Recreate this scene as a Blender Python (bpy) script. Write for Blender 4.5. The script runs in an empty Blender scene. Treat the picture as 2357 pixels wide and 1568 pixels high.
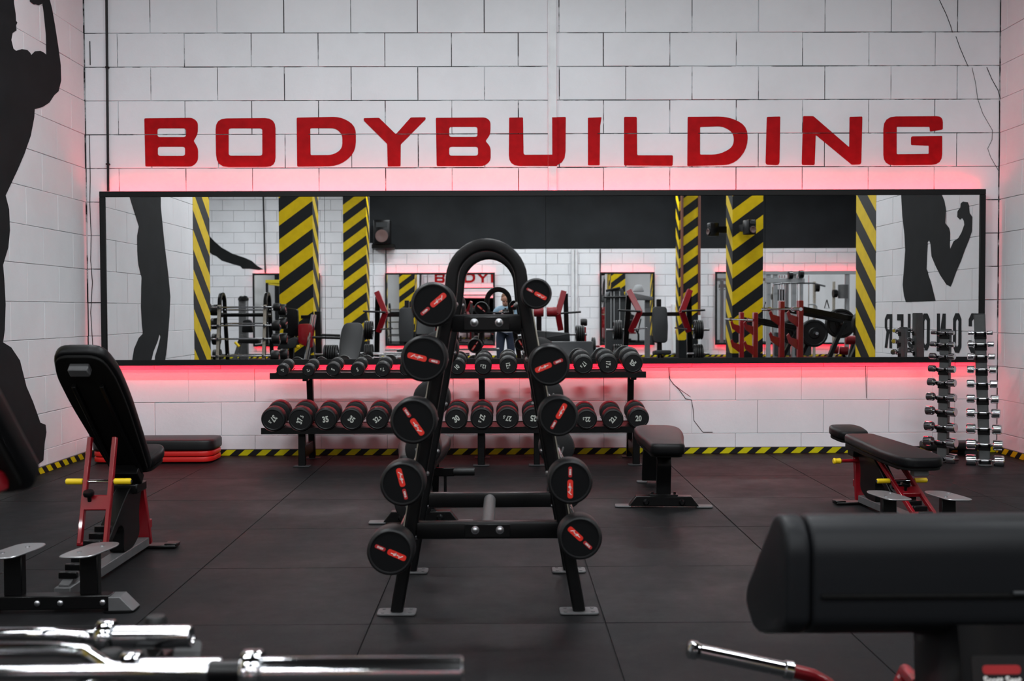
import bpy, bmesh, math, random
from mathutils import Vector, Matrix, Euler
random.seed(11)
PI = math.pi
sc = bpy.context.scene
C = sc.collection

# ------------------------------------------------------------------ camera
FPX = 2450.0                       # focal length in pixels of the 2357 x 1568 frame
CX, CY = 1178.5, 784.0
EYE = Vector((0.0, 0.0, 1.333))
ROT = Matrix.Rotation(-18.5 / FPX, 3, 'Z') @ Matrix.Rotation(PI / 2 - 69.0 / FPX, 3, 'X') @ Matrix.Rotation(-0.0036, 3, 'Z')
cam = bpy.data.cameras.new('camera'); cam_o = bpy.data.objects.new('camera', cam); C.objects.link(cam_o)
cam.sensor_fit = 'HORIZONTAL'; cam.sensor_width = 36.0; cam.lens = 36.0 * FPX / 2357.0
cam.clip_start = 0.05; cam.clip_end = 200
cam_o.matrix_world = Matrix.Translation(EYE) @ ROT.to_4x4()
cam.dof.use_dof = True; cam.dof.focus_distance = 7.5; cam.dof.aperture_fstop = 3.2
sc.camera = cam_o
WALL = 9.84                        # face of the main wall
MIR = 9.735                        # face of the big mirror
XL, XR = -3.83, 4.58               # side walls
REAR = -10.8                       # wall behind the photographer
CEIL = 5.6

# ------------------------------------------------------------------ world, lights, exposure
w = bpy.data.worlds.new('world'); sc.world = w; w.use_nodes = True
w.node_tree.nodes['Background'].inputs[0].default_value = (0.5, 0.55, 0.62, 1)
w.node_tree.nodes['Background'].inputs[1].default_value = 0.02
sc.view_settings.view_transform = 'Standard'; sc.view_settings.look = 'None'
sc.view_settings.exposure = 0.0; sc.view_settings.gamma = 1.0; sc.view_settings.use_curve_mapping = False

def lamp(loc, sx, sy, power, col=(0.93, 0.97, 1.0)):
    l = bpy.data.lights.new('ceiling_lamp', 'AREA'); l.shape = 'RECTANGLE'; l.size = sx; l.size_y = sy
    l.energy = power; l.color = col
    o = bpy.data.objects.new('ceiling_lamp', l); o.location = loc; C.objects.link(o)
    return o
LP = 0.67
for y, xs, p in ((6.3, (-2.4, 0.6, 3.2), (155, 182, 45)), (3.0, (-2.4, 0.6, 3.6), (105, 120, 100)), (-0.8, (-2.4, 0.6, 3.6), (110, 110, 110)),
                 (-4.6, (-2.4, 0.6, 3.6), (150, 150, 150)), (-8.2, (-2.4, 0.6, 3.6), (150, 150, 150)),
                 (2.2, (-7.0, 7.6), (150, 150)), (-2.2, (-7.0, 7.6), (190, 190)), (-7.4, (-7.0, 7.6), (260, 210))):
    for x, e in zip(xs, p):
        lamp((x, y, CEIL - 0.35), 1.5, 0.14, e * LP)

# ------------------------------------------------------------------ photograph helpers (pixel -> point in the room)
def ray(px, py):
    return ROT @ Vector(((px - CX) / FPX, -(py - CY) / FPX, -1.0))
def at(px, py, y):                 # on the plane Y = y
    d = ray(px, py); return EYE + d * (y / d.y)
def atx(px, py, x):                # on the plane X = x
    d = ray(px, py); return EYE + d * (x / d.x)
def atz(px, py, z):
    d = ray(px, py); return EYE + d * ((z - EYE.z) / d.z)
def am(px, py, zv):                # seen in the big mirror, zv metres along the folded line of sight
    p = at(px, py, zv); return Vector((p.x, 2 * MIR - p.y, p.z))
def amx(px, py, x):
    p = atx(px, py, x); return Vector((p.x, 2 * MIR - p.y, p.z))

# ------------------------------------------------------------------ materials
MATS = {}
def nt(name):
    m = bpy.data.materials.new(name); m.use_nodes = True; MATS[name] = m
    t = m.node_tree; return m, t, t.nodes['Principled BSDF']
def node(t, kind, **kw):
    n = t.nodes.new(kind)
    for k, v in kw.items():
        if k in n.inputs: n.inputs[k].default_value = v
        else: setattr(n, k, v)
    return n
def ramp(t, stops):
    r = t.nodes.new('ShaderNodeValToRGB'); e = r.color_ramp.elements
    while len(e) < len(stops): e.new(0.5)
    for i, (p, c) in enumerate(stops):
        e[i].position = p; e[i].color = (*c, 1) if len(c) == 3 else c
    return r
def plain(name, col, rough=0.5, metal=0.0, spec=0.5, vary=0.0, scale=30.0, bump=0.0, bscale=200.0, coat=0.0):
    m, t, b = nt(name)
    b.inputs['Base Color'].default_value = (*col, 1); b.inputs['Roughness'].default_value = rough
    b.inputs['Metallic'].default_value = metal; b.inputs['Specular IOR Level'].default_value = spec
    b.inputs['Coat Weight'].default_value = coat
    tc = node(t, 'ShaderNodeTexCoord')
    if vary:
        n = node(t, 'ShaderNodeTexNoise', Scale=scale, Detail=4.0); t.links.new(tc.outputs['Object'], n.inputs['Vector'])
        r = ramp(t, [(0.3, tuple(c * (1 - vary) for c in col)), (0.7, tuple(min(1, c * (1 + vary)) for c in col))])
        t.links.new(n.outputs['Fac'], r.inputs['Fac']); t.links.new(r.outputs['Color'], b.inputs['Base Color'])
    if bump:
        n = node(t, 'ShaderNodeTexNoise', Scale=bscale, Detail=3.0); t.links.new(tc.outputs['Object'], n.inputs['Vector'])
        bp = node(t, 'ShaderNodeBump', Strength=bump, Distance=0.002)
        t.links.new(n.outputs['Fac'], bp.inputs['Height']); t.links.new(bp.outputs['Normal'], b.inputs['Normal'])
    return m
def white_block(name, base):
    m, t, b = nt(name); b.inputs['Roughness'].default_value = 0.62
    tc = node(t, 'ShaderNodeNewGeometry')
    n1 = node(t, 'ShaderNodeTexNoise', Scale=1.1, Detail=6.0, Roughness=0.65); t.links.new(tc.outputs['Position'], n1.inputs['Vector'])
    r1 = ramp(t, [(0.30, tuple(c * 0.90 for c in base)), (0.62, base)]); t.links.new(n1.outputs['Fac'], r1.inputs['Fac'])
    n2 = node(t, 'ShaderNodeTexNoise', Scale=5.5, Detail=8.0, Roughness=0.75); t.links.new(tc.outputs['Position'], n2.inputs['Vector'])
    r2 = ramp(t, [(0.70, (1, 1, 1)), (0.80, (0.62, 0.62, 0.64))]); t.links.new(n2.outputs['Fac'], r2.inputs['Fac'])
    mx = node(t, 'ShaderNodeMixRGB', blend_type='MULTIPLY'); mx.inputs['Fac'].default_value = 0.8
    t.links.new(r1.outputs['Color'], mx.inputs['Color1']); t.links.new(r2.outputs['Color'], mx.inputs['Color2'])
    t.links.new(mx.outputs['Color'], b.inputs['Base Color'])
    n3 = node(t, 'ShaderNodeTexNoise', Scale=3.0, Detail=9.0, Roughness=0.7); t.links.new(tc.outputs['Position'], n3.inputs['Vector'])
    bp = node(t, 'ShaderNodeBump', Strength=0.35, Distance=0.012)
    t.links.new(n3.outputs['Fac'], bp.inputs['Height']); t.links.new(bp.outputs['Normal'], b.inputs['Normal'])
    return m
def mortar(name, dark, light, lo, hi):
    m, t, b = nt(name); b.inputs['Roughness'].default_value = 0.9
    g = node(t, 'ShaderNodeNewGeometry'); n = node(t, 'ShaderNodeTexNoise', Scale=2.3, Detail=5.0, Roughness=0.7)
    t.links.new(g.outputs['Position'], n.inputs['Vector'])
    r = ramp(t, [(lo, dark), (hi, light)]); t.links.new(n.outputs['Fac'], r.inputs['Fac'])
    t.links.new(r.outputs['Color'], b.inputs['Base Color'])
    return m
def stripes(name, kind, period, slope, yellow, black, duty=0.5):
    """hazard stripes: kind 'column' wraps round a post in object space, 'x' / 'y' run along a skirting"""
    m, t, b = nt(name); b.inputs['Roughness'].default_value = 0.5; b.inputs['Specular IOR Level'].default_value = 0.2
    tc = node(t, 'ShaderNodeTexCoord'); s = node(t, 'ShaderNodeSeparateXYZ'); t.links.new(tc.outputs['Object'], s.inputs[0])
    def math_(op, a, b_=None):
        n = node(t, 'ShaderNodeMath', operation=op)
        for i, v in enumerate((a, b_)):
            if v is None: continue
            if isinstance(v, (int, float)): n.inputs[i].default_value = v
            else: t.links.new(v, n.inputs[i])
        return n.outputs[0]
    X, Y, Z = s.outputs
    if kind == 'x': ph = math_('SUBTRACT', X, math_('MULTIPLY', Z, slope))
    elif kind == 'y': ph = math_('ADD', Y, math_('MULTIPLY', Z, slope))
    else:
        g = node(t, 'ShaderNodeNewGeometry'); sn = node(t, 'ShaderNodeSeparateXYZ'); t.links.new(g.outputs['True Normal'], sn.inputs[0])
        px = math_('MULTIPLY', Y, math_('MULTIPLY', sn.outputs[0], slope))      # +X face: Z - kY, -X face: Z + kY
        py = math_('MULTIPLY', X, math_('MULTIPLY', math_('ABSOLUTE', sn.outputs[1]), slope))
        ph = math_('SUBTRACT', Z, math_('ADD', px, py))
    fr = math_('FRACT', math_('DIVIDE', math_('ADD', ph, 100 * period), period))
    st = math_('LESS_THAN', fr, duty)
    nz = node(t, 'ShaderNodeTexNoise', Scale=9.0, Detail=5.0); t.links.new(tc.outputs['Object'], nz.inputs['Vector'])
    ry = ramp(t, [(0.3, tuple(c * 0.86 for c in yellow)), (0.65, yellow)]); t.links.new(nz.outputs['Fac'], ry.inputs['Fac'])
    mx = node(t, 'ShaderNodeMixRGB'); t.links.new(st, mx.inputs['Fac']); mx.inputs['Color1'].default_value = (*black, 1)
    t.links.new(ry.outputs['Color'], mx.inputs['Color2']); t.links.new(mx.outputs['Color'], b.inputs['Base Color'])
    return m
def emitter(name, col, strength):
    m, t, b = nt(name)
    b.inputs['Base Color'].default_value = (*col, 1); b.inputs['Emission Color'].default_value = (*col, 1)
    b.inputs['Emission Strength'].default_value = strength
    return m
white_block('white_paint', (0.76, 0.77, 0.80))
white_block('white_paint_side', (0.70, 0.70, 0.72))
mortar('joint_main', (0.010, 0.010, 0.012), (0.60, 0.61, 0.63), 0.50, 0.58)
mortar('joint_side', (0.10, 0.10, 0.10), (0.72, 0.72, 0.74), 0.30, 0.36)
plain('black_wall', (0.013, 0.015, 0.017), 0.7, spec=0.2, vary=0.25, scale=1.5, bump=0.3, bscale=20)
plain('painted_black', (0.010, 0.011, 0.012), 0.8, spec=0.15, vary=0.2, scale=4)
plain('painted_red', (0.36, 0.0022, 0.005), 0.65, spec=0.12, vary=0.14, scale=14)
plain('ceiling_paint', (0.05, 0.05, 0.055), 0.9)
plain('post_paint', (0.70, 0.71, 0.73), 0.5, vary=0.08, scale=6)
plain('floor_base', (0.004, 0.004, 0.004), 0.9)
m, t, b = nt('floor_rubber'); b.inputs['Roughness'].default_value = 0.55; b.inputs['Specular IOR Level'].default_value = 0.15
g = node(t, 'ShaderNodeNewGeometry')
n1 = node(t, 'ShaderNodeTexNoise', Scale=240.0, Detail=2.0); t.links.new(g.outputs['Position'], n1.inputs['Vector'])
r1 = ramp(t, [(0.35, (0.0035, 0.0035, 0.004)), (0.62, (0.0085, 0.0085, 0.0095)), (0.80, (0.030, 0.030, 0.032))]); t.links.new(n1.outputs['Fac'], r1.inputs['Fac'])
n2 = node(t, 'ShaderNodeTexNoise', Scale=1.3, Detail=7.0, Roughness=0.7); t.links.new(g.outputs['Position'], n2.inputs['Vector'])
r2 = ramp(t, [(0.3, (0.72, 0.72, 0.72)), (0.7, (1.25, 1.25, 1.25))]); t.links.new(n2.outputs['Fac'], r2.inputs['Fac'])
mx = node(t, 'ShaderNodeMixRGB', blend_type='MULTIPLY'); mx.inputs['Fac'].default_value = 1.0
t.links.new(r1.outputs['Color'], mx.inputs['Color1']); t.links.new(r2.outputs['Color'], mx.inputs['Color2']); t.links.new(mx.outputs['Color'], b.inputs['Base Color'])
r3 = ramp(t, [(0.3, (0.44,) * 3), (0.7, (0.66,) * 3)]); t.links.new(n2.outputs['Fac'], r3.inputs['Fac']); t.links.new(r3.outputs['Color'], b.inputs['Roughness'])
bp = node(t, 'ShaderNodeBump', Strength=0.5, Distance=0.001); t.links.new(n1.outputs['Fac'], bp.inputs['Height']); t.links.new(bp.outputs['Normal'], b.inputs['Normal'])
YEL, BLK = (0.66, 0.46, 0.004), (0.010, 0.011, 0.012)
stripes('stripe_column', 'column', 0.49, 0.74, YEL, BLK)
stripes('stripe_skirting', 'x', 0.165, 1.15, (0.60, 0.54, 0.004), (0.010, 0.010, 0.011), 0.52)
stripes('stripe_skirting_side', 'y', 0.165, 1.15, (0.60, 0.50, 0.004), (0.010, 0.010, 0.011), 0.52)
m, t, b = nt('mirror_glass'); b.inputs['Base Color'].default_value = (0.93, 0.94, 0.94, 1); b.inputs['Metallic'].default_value = 1.0; b.inputs['Roughness'].default_value = 0.0
plain('mirror_edge', (0.55, 0.58, 0.58), 0.2, 0.6)
plain('frame_black', (0.006, 0.006, 0.0065), 0.45, spec=0.25, bump=0.05)
plain('black_metal', (0.0022, 0.0022, 0.0025), 0.34, spec=0.26, bump=0.12, bscale=400)
plain('black_gloss', (0.003, 0.003, 0.0035), 0.28, spec=0.3)
plain('grey_metal', (0.085, 0.085, 0.088), 0.45, vary=0.1, scale=20)
plain('dark_grey', (0.028, 0.030, 0.032), 0.5, spec=0.25)
plain('tower_grey', (0.060, 0.063, 0.064), 0.40, vary=0.08, scale=30)
plain('silver_paint', (0.36, 0.37, 0.38), 0.38, metal=0.35)
plain('rail_metal', (0.36, 0.325, 0.27), 0.45, metal=0.15, vary=0.15, scale=40)
plain('chrome', (0.66, 0.67, 0.69), 0.07, 1.0)
plain('chrome_worn', (0.58, 0.58, 0.60), 0.16, 1.0, bump=0.05, bscale=60)
plain('steel_bolt', (0.50, 0.50, 0.52), 0.28, 1.0)
plain('rubber', (0.0085, 0.0085, 0.0092), 0.44, spec=0.36, bump=0.15, bscale=500)
plain('rubber_face', (0.0028, 0.003, 0.0035), 0.66, spec=0.12, bump=0.12, bscale=500)
plain('vinyl', (0.0035, 0.0036, 0.0042), 0.40, spec=0.20, bump=0.22, bscale=350)
plain('vinyl_soft', (0.010, 0.0108, 0.0125), 0.42, spec=0.17, bump=0.2, bscale=350)
plain('vinyl_board', (0.004, 0.004, 0.004), 0.65, spec=0.15, vary=0.3, scale=120, bump=0.3, bscale=250)
plain('red_frame', (0.23, 0.005, 0.011), 0.28, coat=0.3)
plain('red_vinyl', (0.22, 0.008, 0.014), 0.4)
plain('red_plastic', (0.55, 0.012, 0.010), 0.38)
plain('yellow_grip', (0.80, 0.55, 0.006), 0.5)
plain('yellow_frame', (0.70, 0.55, 0.01), 0.35)
plain('label_red', (0.62, 0.022, 0.012), 0.4)
plain('label_dark_red', (0.36, 0.015, 0.018), 0.4)
plain('label_white', (0.80, 0.78, 0.76), 0.5)
plain('number_paint', (0.46, 0.48, 0.44), 0.6)
plain('label_black', (0.006, 0.006, 0.007), 0.3)
plain('rust_pipe', (0.15, 0.045, 0.025), 0.5)
plain('speaker_cone', (0.11, 0.06, 0.055), 0.5)
plain('denim_shirt', (0.22, 0.33, 0.42), 0.85, vary=0.1, scale=60)
plain('jeans', (0.018, 0.026, 0.050), 0.85, vary=0.2, scale=60)
plain('skin', (0.48, 0.25, 0.17), 0.55)
plain('hair', (0.17, 0.075, 0.035), 0.7)
plain('shoe', (0.02, 0.02, 0.02), 0.6)
plain('white_door', (0.74, 0.75, 0.76), 0.4)
plain('sign_red', (0.5, 0.01, 0.02), 0.5)
m, t, b = nt('tread_plate'); b.inputs['Metallic'].default_value = 0.9; b.inputs['Roughness'].default_value = 0.35; b.inputs['Base Color'].default_value = (0.42, 0.42, 0.43, 1)
tc = node(t, 'ShaderNodeTexCoord'); mp = node(t, 'ShaderNodeMapping'); mp.inputs['Rotation'].default_value = (0, 0, PI / 4); t.links.new(tc.outputs['Object'], mp.inputs[0])
ck = node(t, 'ShaderNodeTexChecker', Scale=42.0); t.links.new(mp.outputs[0], ck.inputs['Vector'])
bp = node(t, 'ShaderNodeBump', Strength=0.6, Distance=0.003); t.links.new(ck.outputs['Fac'], bp.inputs['Height']); t.links.new(bp.outputs['Normal'], b.inputs['Normal'])
emitter('led_red', (1.0, 0.012, 0.035), 72.0)

# ------------------------------------------------------------------ mesh building
class MB:
    def __init__(self): self.bm = bmesh.new()
    def merge(self, b2, M=None):
        if M is not None: bmesh.ops.transform(b2, matrix=M, verts=b2.verts)
        me = bpy.data.meshes.new('tmp'); b2.to_mesh(me); b2.free(); self.bm.from_mesh(me); bpy.data.meshes.remove(me)
        return self
    def mesh(self, me, M):
        b2 = bmesh.new(); b2.from_mesh(me); return self.merge(b2, M)
    def box(self, c, s, rot=None, bev=0.0, seg=1):
        b2 = bmesh.new(); bmesh.ops.create_cube(b2, size=1.0)
        bmesh.ops.scale(b2, vec=Vector(s), verts=b2.verts)
        if bev: bmesh.ops.bevel(b2, geom=b2.edges[:], offset=min(bev, 0.45 * min(s)), segments=seg, affect='EDGES', profile=0.5)
        M = Matrix.Translation(Vector(c))
        if rot is not None: M = M @ (rot.to_matrix().to_4x4() if isinstance(rot, Euler) else rot.to_4x4())
        return self.merge(b2, M)
    def beam(self, p0, p1, w_, h_, up=(0, 0, 1), bev=0.004, ext=0.0):
        p0, p1 = Vector(p0), Vector(p1); d = p1 - p0; L = d.length + 2 * ext; d.normalize()
        u = Vector(up); x = d.cross(u)
        if x.length < 1e-4: x = d.cross(Vector((0, 1, 0)))
        x.normalize(); z = x.cross(d)
        R = Matrix((x, d, z)).transposed()
        return self.box((p0 + p1) / 2, (w_, L, h_), R, bev)
    def lathe(self, prof, p0, axis, seg=20, ring=False):
        p0 = Vector(p0); a = Vector(axis).normalized(); u = a.orthogonal().normalized(); v = a.cross(u)
        b2 = bmesh.new(); rings = []
        for t_, r in prof:
            if r < 1e-6: rings.append([b2.verts.new(p0 + a * t_)])
            else: rings.append([b2.verts.new(p0 + a * t_ + (u * math.cos(2 * PI * k / seg) + v * math.sin(2 * PI * k / seg)) * r) for k in range(seg)])
        for A, B in zip(rings, rings[1:] + (rings[:1] if ring else [])):
            for k in range(seg):
                k2 = (k + 1) % seg
                if len(A) == 1 and len(B) == 1: continue
                if len(A) == 1: b2.faces.new((A[0], B[k], B[k2]))
                elif len(B) == 1: b2.faces.new((A[k], A[k2], B[0]))
                else: b2.faces.new((A[k], A[k2], B[k2], B[k]))
        if len(rings[0]) > 1 and not ring: b2.faces.new(rings[0])
        if len(rings[-1]) > 1 and not ring: b2.faces.new(rings[-1][::-1])
        return self.merge(b2)
    def cyl(self, p0, p1, r0, r1=None, seg=16, ch=0.0):
        p0, p1 = Vector(p0), Vector(p1); L = (p1 - p0).length; r1 = r0 if r1 is None else r1
        if ch: pr = [(0, r0 - ch), (ch, r0), (L - ch, r1), (L, r1 - ch)]
        else: pr = [(0, r0), (L, r1)]
        return self.lathe(pr, p0, p1 - p0, seg)
    def sweep(self, pts, sect, up=None, closed=False):
        """sect: 2D outline (a,b) carried along pts; a along the side vector, b along the up vector"""
        pts = [Vector(p) for p in pts]; n = len(pts); b2 = bmesh.new(); rings = []; nrm = None
        for i, p in enumerate(pts):
            if closed: d = pts[(i + 1) % n] - pts[i - 1]
            else: d = pts[min(i + 1, n - 1)] - pts[max(i - 1, 0)]
            d.normalize()
            if up is not None: x = d.cross(Vector(up)).normalized()
            else:
                if nrm is None: nrm = d.orthogonal().normalized()
                nrm = (nrm - d * nrm.dot(d)).normalized(); x = nrm
            z = x.cross(d)
            rings.append([b2.verts.new(p + x * a + z * b_) for a, b_ in sect])
        m_ = len(sect)
        for i in range(n if closed else n - 1):
            A, B = rings[i], rings[(i + 1) % n]
            for k in range(m_): b2.faces.new((A[k], A[(k + 1) % m_], B[(k + 1) % m_], B[k]))
        if not closed:
            b2.faces.new(rings[0][::-1]); b2.faces.new(rings[-1])
        return self.merge(b2)
    def tube(self, pts, r, seg=10, closed=False):
        return self.sweep(pts, [(r * math.cos(2 * PI * k / seg), r * math.sin(2 * PI * k / seg)) for k in range(seg)], None, closed)
    def prism(self, out, org, u, v, th, bev=0.0, seg=1):
        """outline in (u, v) pushed th along u x v, centred"""
        u, v = Vector(u).normalized(), Vector(v).normalized(); n = u.cross(v); org = Vector(org); b2 = bmesh.new()
        vs = [b2.verts.new(org + u * a + v * b_ - n * th / 2) for a, b_ in out]
        f = b2.faces.new(vs); r = bmesh.ops.extrude_face_region(b2, geom=[f])
        bmesh.ops.translate(b2, vec=n * th, verts=[g for g in r['geom'] if isinstance(g, bmesh.types.BMVert)])
        if bev:
            es = [e for e in b2.edges if abs((e.verts[0].co - e.verts[1].co).dot(n)) < th * 0.5]
            bmesh.ops.bevel(b2, geom=es, offset=bev, segments=seg, affect='EDGES', profile=0.5)
        return self.merge(b2)
    def ball(self, c, r, scale=(1, 1, 1), rot=None, seg=14):
        b2 = bmesh.new(); bmesh.ops.create_uvsphere(b2, u_segments=seg, v_segments=max(6, seg * 2 // 3), radius=r)
        M = Matrix.Translation(Vector(c))
        if rot is not None: M = M @ rot.to_4x4()
        return self.merge(b2, M @ Matrix.Diagonal((*scale, 1)))
    def build(self, name, mat, parent=None, local=False, ang=38):
        """parent given and local False: the coordinates are the room's and are brought into the parent's space"""
        bm = self.bm
        bmesh.ops.recalc_face_normals(bm, faces=bm.faces)
        if parent is not None and not local:
            bmesh.ops.transform(bm, matrix=WM[parent.name].inverted(), verts=bm.verts)
        me = bpy.data.meshes.new(name); bm.to_mesh(me); bm.free()
        me.polygons.foreach_set('use_smooth', [True] * len(me.polygons)); me.set_sharp_from_angle(angle=math.radians(ang))
        me.materials.append(MATS[mat])
        o = bpy.data.objects.new(name, me); C.objects.link(o)
        if parent is not None: o.parent = parent
        WM[o.name] = WM[parent.name] if parent is not None else Matrix.Identity(4)
        return o
WM = {}
def put(me, name, mat, parent, M=None):
    """link a ready mesh as a child, M in the parent's space"""
    o = bpy.data.objects.new(name, me); C.objects.link(o)
    if not me.materials: me.materials.append(MATS[mat])
    if parent is not None: o.parent = parent
    if M is not None: o.matrix_basis = M
    WM[o.name] = WM[parent.name] @ (M or Matrix.Identity(4)) if parent is not None else (M or Matrix.Identity(4))
    return o
def tag(o, label, cat, group=None):
    o['label'] = label; o['category'] = cat
    if group: o['group'] = group
    return o
def thing(name, label, cat, loc=(0, 0, 0), rz=0.0, group=None, rot=None):
    o = bpy.data.objects.new(name, None); C.objects.link(o); o.empty_display_size = 0.1
    o.location = loc; o.rotation_euler = rot if rot is not None else (0, 0, rz)
    WM[o.name] = Matrix.Translation(Vector(loc)) @ o.rotation_euler.to_matrix().to_4x4()
    return tag(o, label, cat, group)
def dup(root, M, label=None, group=None):
    r = root.copy(); C.objects.link(r); r.matrix_world = M; WM[r.name] = M.copy()
    if label: r['label'] = label
    if group: r['group'] = group
    for ch in list(root.children):
        c = ch.copy(); C.objects.link(c); c.parent = r
        for g_ in ch.children:
            d = g_.copy(); C.objects.link(d); d.parent = c
    return r
def struct(o): o['kind'] = 'structure'; return o
def TR(loc, rz=0.0): return Matrix.Translation(Vector(loc)) @ Matrix.Rotation(rz, 4, 'Z')
def rounded(pts, r, n=4):
    """2D polygon with its corners rounded (r a number or one per corner)"""
    out = []; N = len(pts)
    for i, p in enumerate(pts):
        p = Vector(p); a = Vector(pts[i - 1]); c = Vector(pts[(i + 1) % N]); rr = r[i] if isinstance(r, (list, tuple)) else r
        if rr <= 0: out.append((p.x, p.y)); continue
        d1, d2 = (a - p), (c - p); l = min(rr, d1.length * 0.48, d2.length * 0.48); q0 = p + d1.normalized() * l; q1 = p + d2.normalized() * l
        for k in range(n + 1):
            s = k / n; q = q0 * (1 - s) ** 2 + p * 2 * s * (1 - s) + q1 * s ** 2; out.append((q.x, q.y))
    return out
def flat(loops, name='tmp', th=0.0015):
    """filled outline with holes (2D loops) as a thin mesh in XY"""
    cu = bpy.data.curves.new(name, 'CURVE'); cu.dimensions = '2D'; cu.fill_mode = 'BOTH'; cu.extrude = th / 2
    for lp in loops:
        s = cu.splines.new('POLY'); s.points.add(len(lp) - 1); s.use_cyclic_u = True
        for q, p in zip(s.points, lp): q.co = (p[0], p[1], 0, 1)
    o = bpy.data.objects.new(name, cu); C.objects.link(o); bpy.context.view_layer.update()
    me = bpy.data.meshes.new_from_object(o.evaluated_get(bpy.context.evaluated_depsgraph_get()))
    bpy.data.objects.remove(o); bpy.data.curves.remove(cu); me.materials.clear()
    return me
TXT = {}
def text(s, size=1.0, bold=0.02, sx=1.0, th=0.0008, shear=0.0):
    key = (s, size, bold, sx, shear)
    if key in TXT: return TXT[key]
    cu = bpy.data.curves.new('tmp', 'FONT'); cu.body = s; cu.size = 1.0; cu.offset = bold; cu.align_x = 'CENTER'; cu.align_y = 'CENTER'; cu.shear = shear
    cu.extrude = th / 2 / size; cu.resolution_u = 3
    o = bpy.data.objects.new('tmp', cu); C.objects.link(o); bpy.context.view_layer.update()
    me = bpy.data.meshes.new_from_object(o.evaluated_get(bpy.context.evaluated_depsgraph_get()))
    bpy.data.objects.remove(o); bpy.data.curves.remove(cu); me.materials.clear()
    me.transform(Matrix.Diagonal((size * sx, size, size, 1)))
    xs = [v.co.x for v in me.vertices]; ys = [v.co.y for v in me.vertices]
    me.transform(Matrix.Translation((-(min(xs) + max(xs)) / 2, -(min(ys) + max(ys)) / 2, 0)))
    TXT[key] = me; return me
def facing(loc, normal, up, roll=0.0):
    """matrix whose local Z looks along normal and local Y along up, turned by roll"""
    z = Vector(normal).normalized(); y = Vector(up); y = (y - z * y.dot(z)).normalized(); x = y.cross(z)
    return Matrix.Translation(Vector(loc)) @ Matrix((x, y, z)).transposed().to_4x4() @ Matrix.Rotation(roll, 4, 'Z')

# ================================================================== THE ROOM
JOINT = 2.65; COURSE = 0.308; BW = 0.6117
def courses(z0, z1):
    k = -10
    while JOINT + k * COURSE < z1:
        a, b_ = max(z0, JOINT + k * COURSE), min(z1, JOINT + (k + 1) * COURSE)
        if b_ - a > 0.03: yield k, a, b_
        k += 1
BLOCKS = {}
def block_mesh(wd, ht, mat, dp=0.022):
    key = (round(wd, 3), round(ht, 3), mat)
    if key not in BLOCKS:
        me = bpy.data.meshes.new('block'); b2 = bmesh.new(); e = 0.003
        x, z = wd / 2, ht / 2
        v = [b2.verts.new(p) for p in ((-x, dp, -z), (x, dp, -z), (x, dp, z), (-x, dp, z), (-x, e, -z), (x, e, -z), (x, e, z), (-x, e, z),
                                        (-x + e, 0, -z + e), (x - e, 0, -z + e), (x - e, 0, z - e), (-x + e, 0, z - e))]
        for i in range(4):
            j = (i + 1) % 4; b2.faces.new((v[i], v[j], v[4 + j], v[4 + i])); b2.faces.new((v[4 + i], v[4 + j], v[8 + j], v[8 + i]))
        b2.faces.new((v[8], v[9], v[10], v[11])); bmesh.ops.recalc_face_normals(b2, faces=b2.faces); b2.to_mesh(me); b2.free()
        me.materials.append(MATS[mat]); BLOCKS[key] = me
    return BLOCKS[key]
def lay(wall, rows, joints, u0, u1, place, mat, gap0=0.007, jit=0.0012):
    """blocks between u0 and u1 along a wall; joints(k) one joint position of course k; place(u, z, depth) -> matrix"""
    for k, z0, z1 in rows:
        gap = gap0 if (k > -6 or gap0 < 0.005) else 0.0025
        j0 = joints(k); u = j0 - math.ceil((j0 - u0) / BW) * BW
        while u < u1:
            a, b_ = max(u, u0), min(u + BW, u1)
            if b_ - a > 0.04:
                o = put(block_mesh(b_ - a - gap, z1 - z0 - gap, mat), 'block', mat, wall,
                        place((a + b_) / 2 + random.uniform(-1, 1) * 0.0012, (z0 + z1) / 2 + random.uniform(-1, 1) * 0.001, random.uniform(-jit, jit)))
            u += BW
# main wall
mb = MB(); mb.box(((XL + XR) / 2, WALL + 0.11, CEIL / 2), (XR - XL + 0.6, 0.2, CEIL))
wall_back = struct(mb.build('wall_back', 'joint_main'))
SEAM = 0.42
lay(wall_back, list(courses(0, 4.8)), lambda k: -3.530 if k % 2 else -3.229, XL, SEAM, lambda u, z, d: Matrix.Translation((u, WALL + d, z)), 'white_paint')
lay(wall_back, list(courses(0, 4.8)), lambda k: 0.9237 if k % 2 else 1.1285, SEAM, XR, lambda u, z, d: Matrix.Translation((u, WALL + d, z)), 'white_paint')
# the painted-over post at the seam of the two walls
mb = MB(); mb.box(((1272.5 - 1160) * 0.004016, WALL - 0.012, 3.70), (0.082, 0.036, 3.65 - 1.31 + 0.02 + 1.2), None, 0.004); mb.box((SEAM + 0.006, WALL - 0.0235, 3.70), (0.012, 0.016, 3.56), None, 0.002)
trim = struct(mb.build('trim_1', 'post_paint'))
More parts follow.
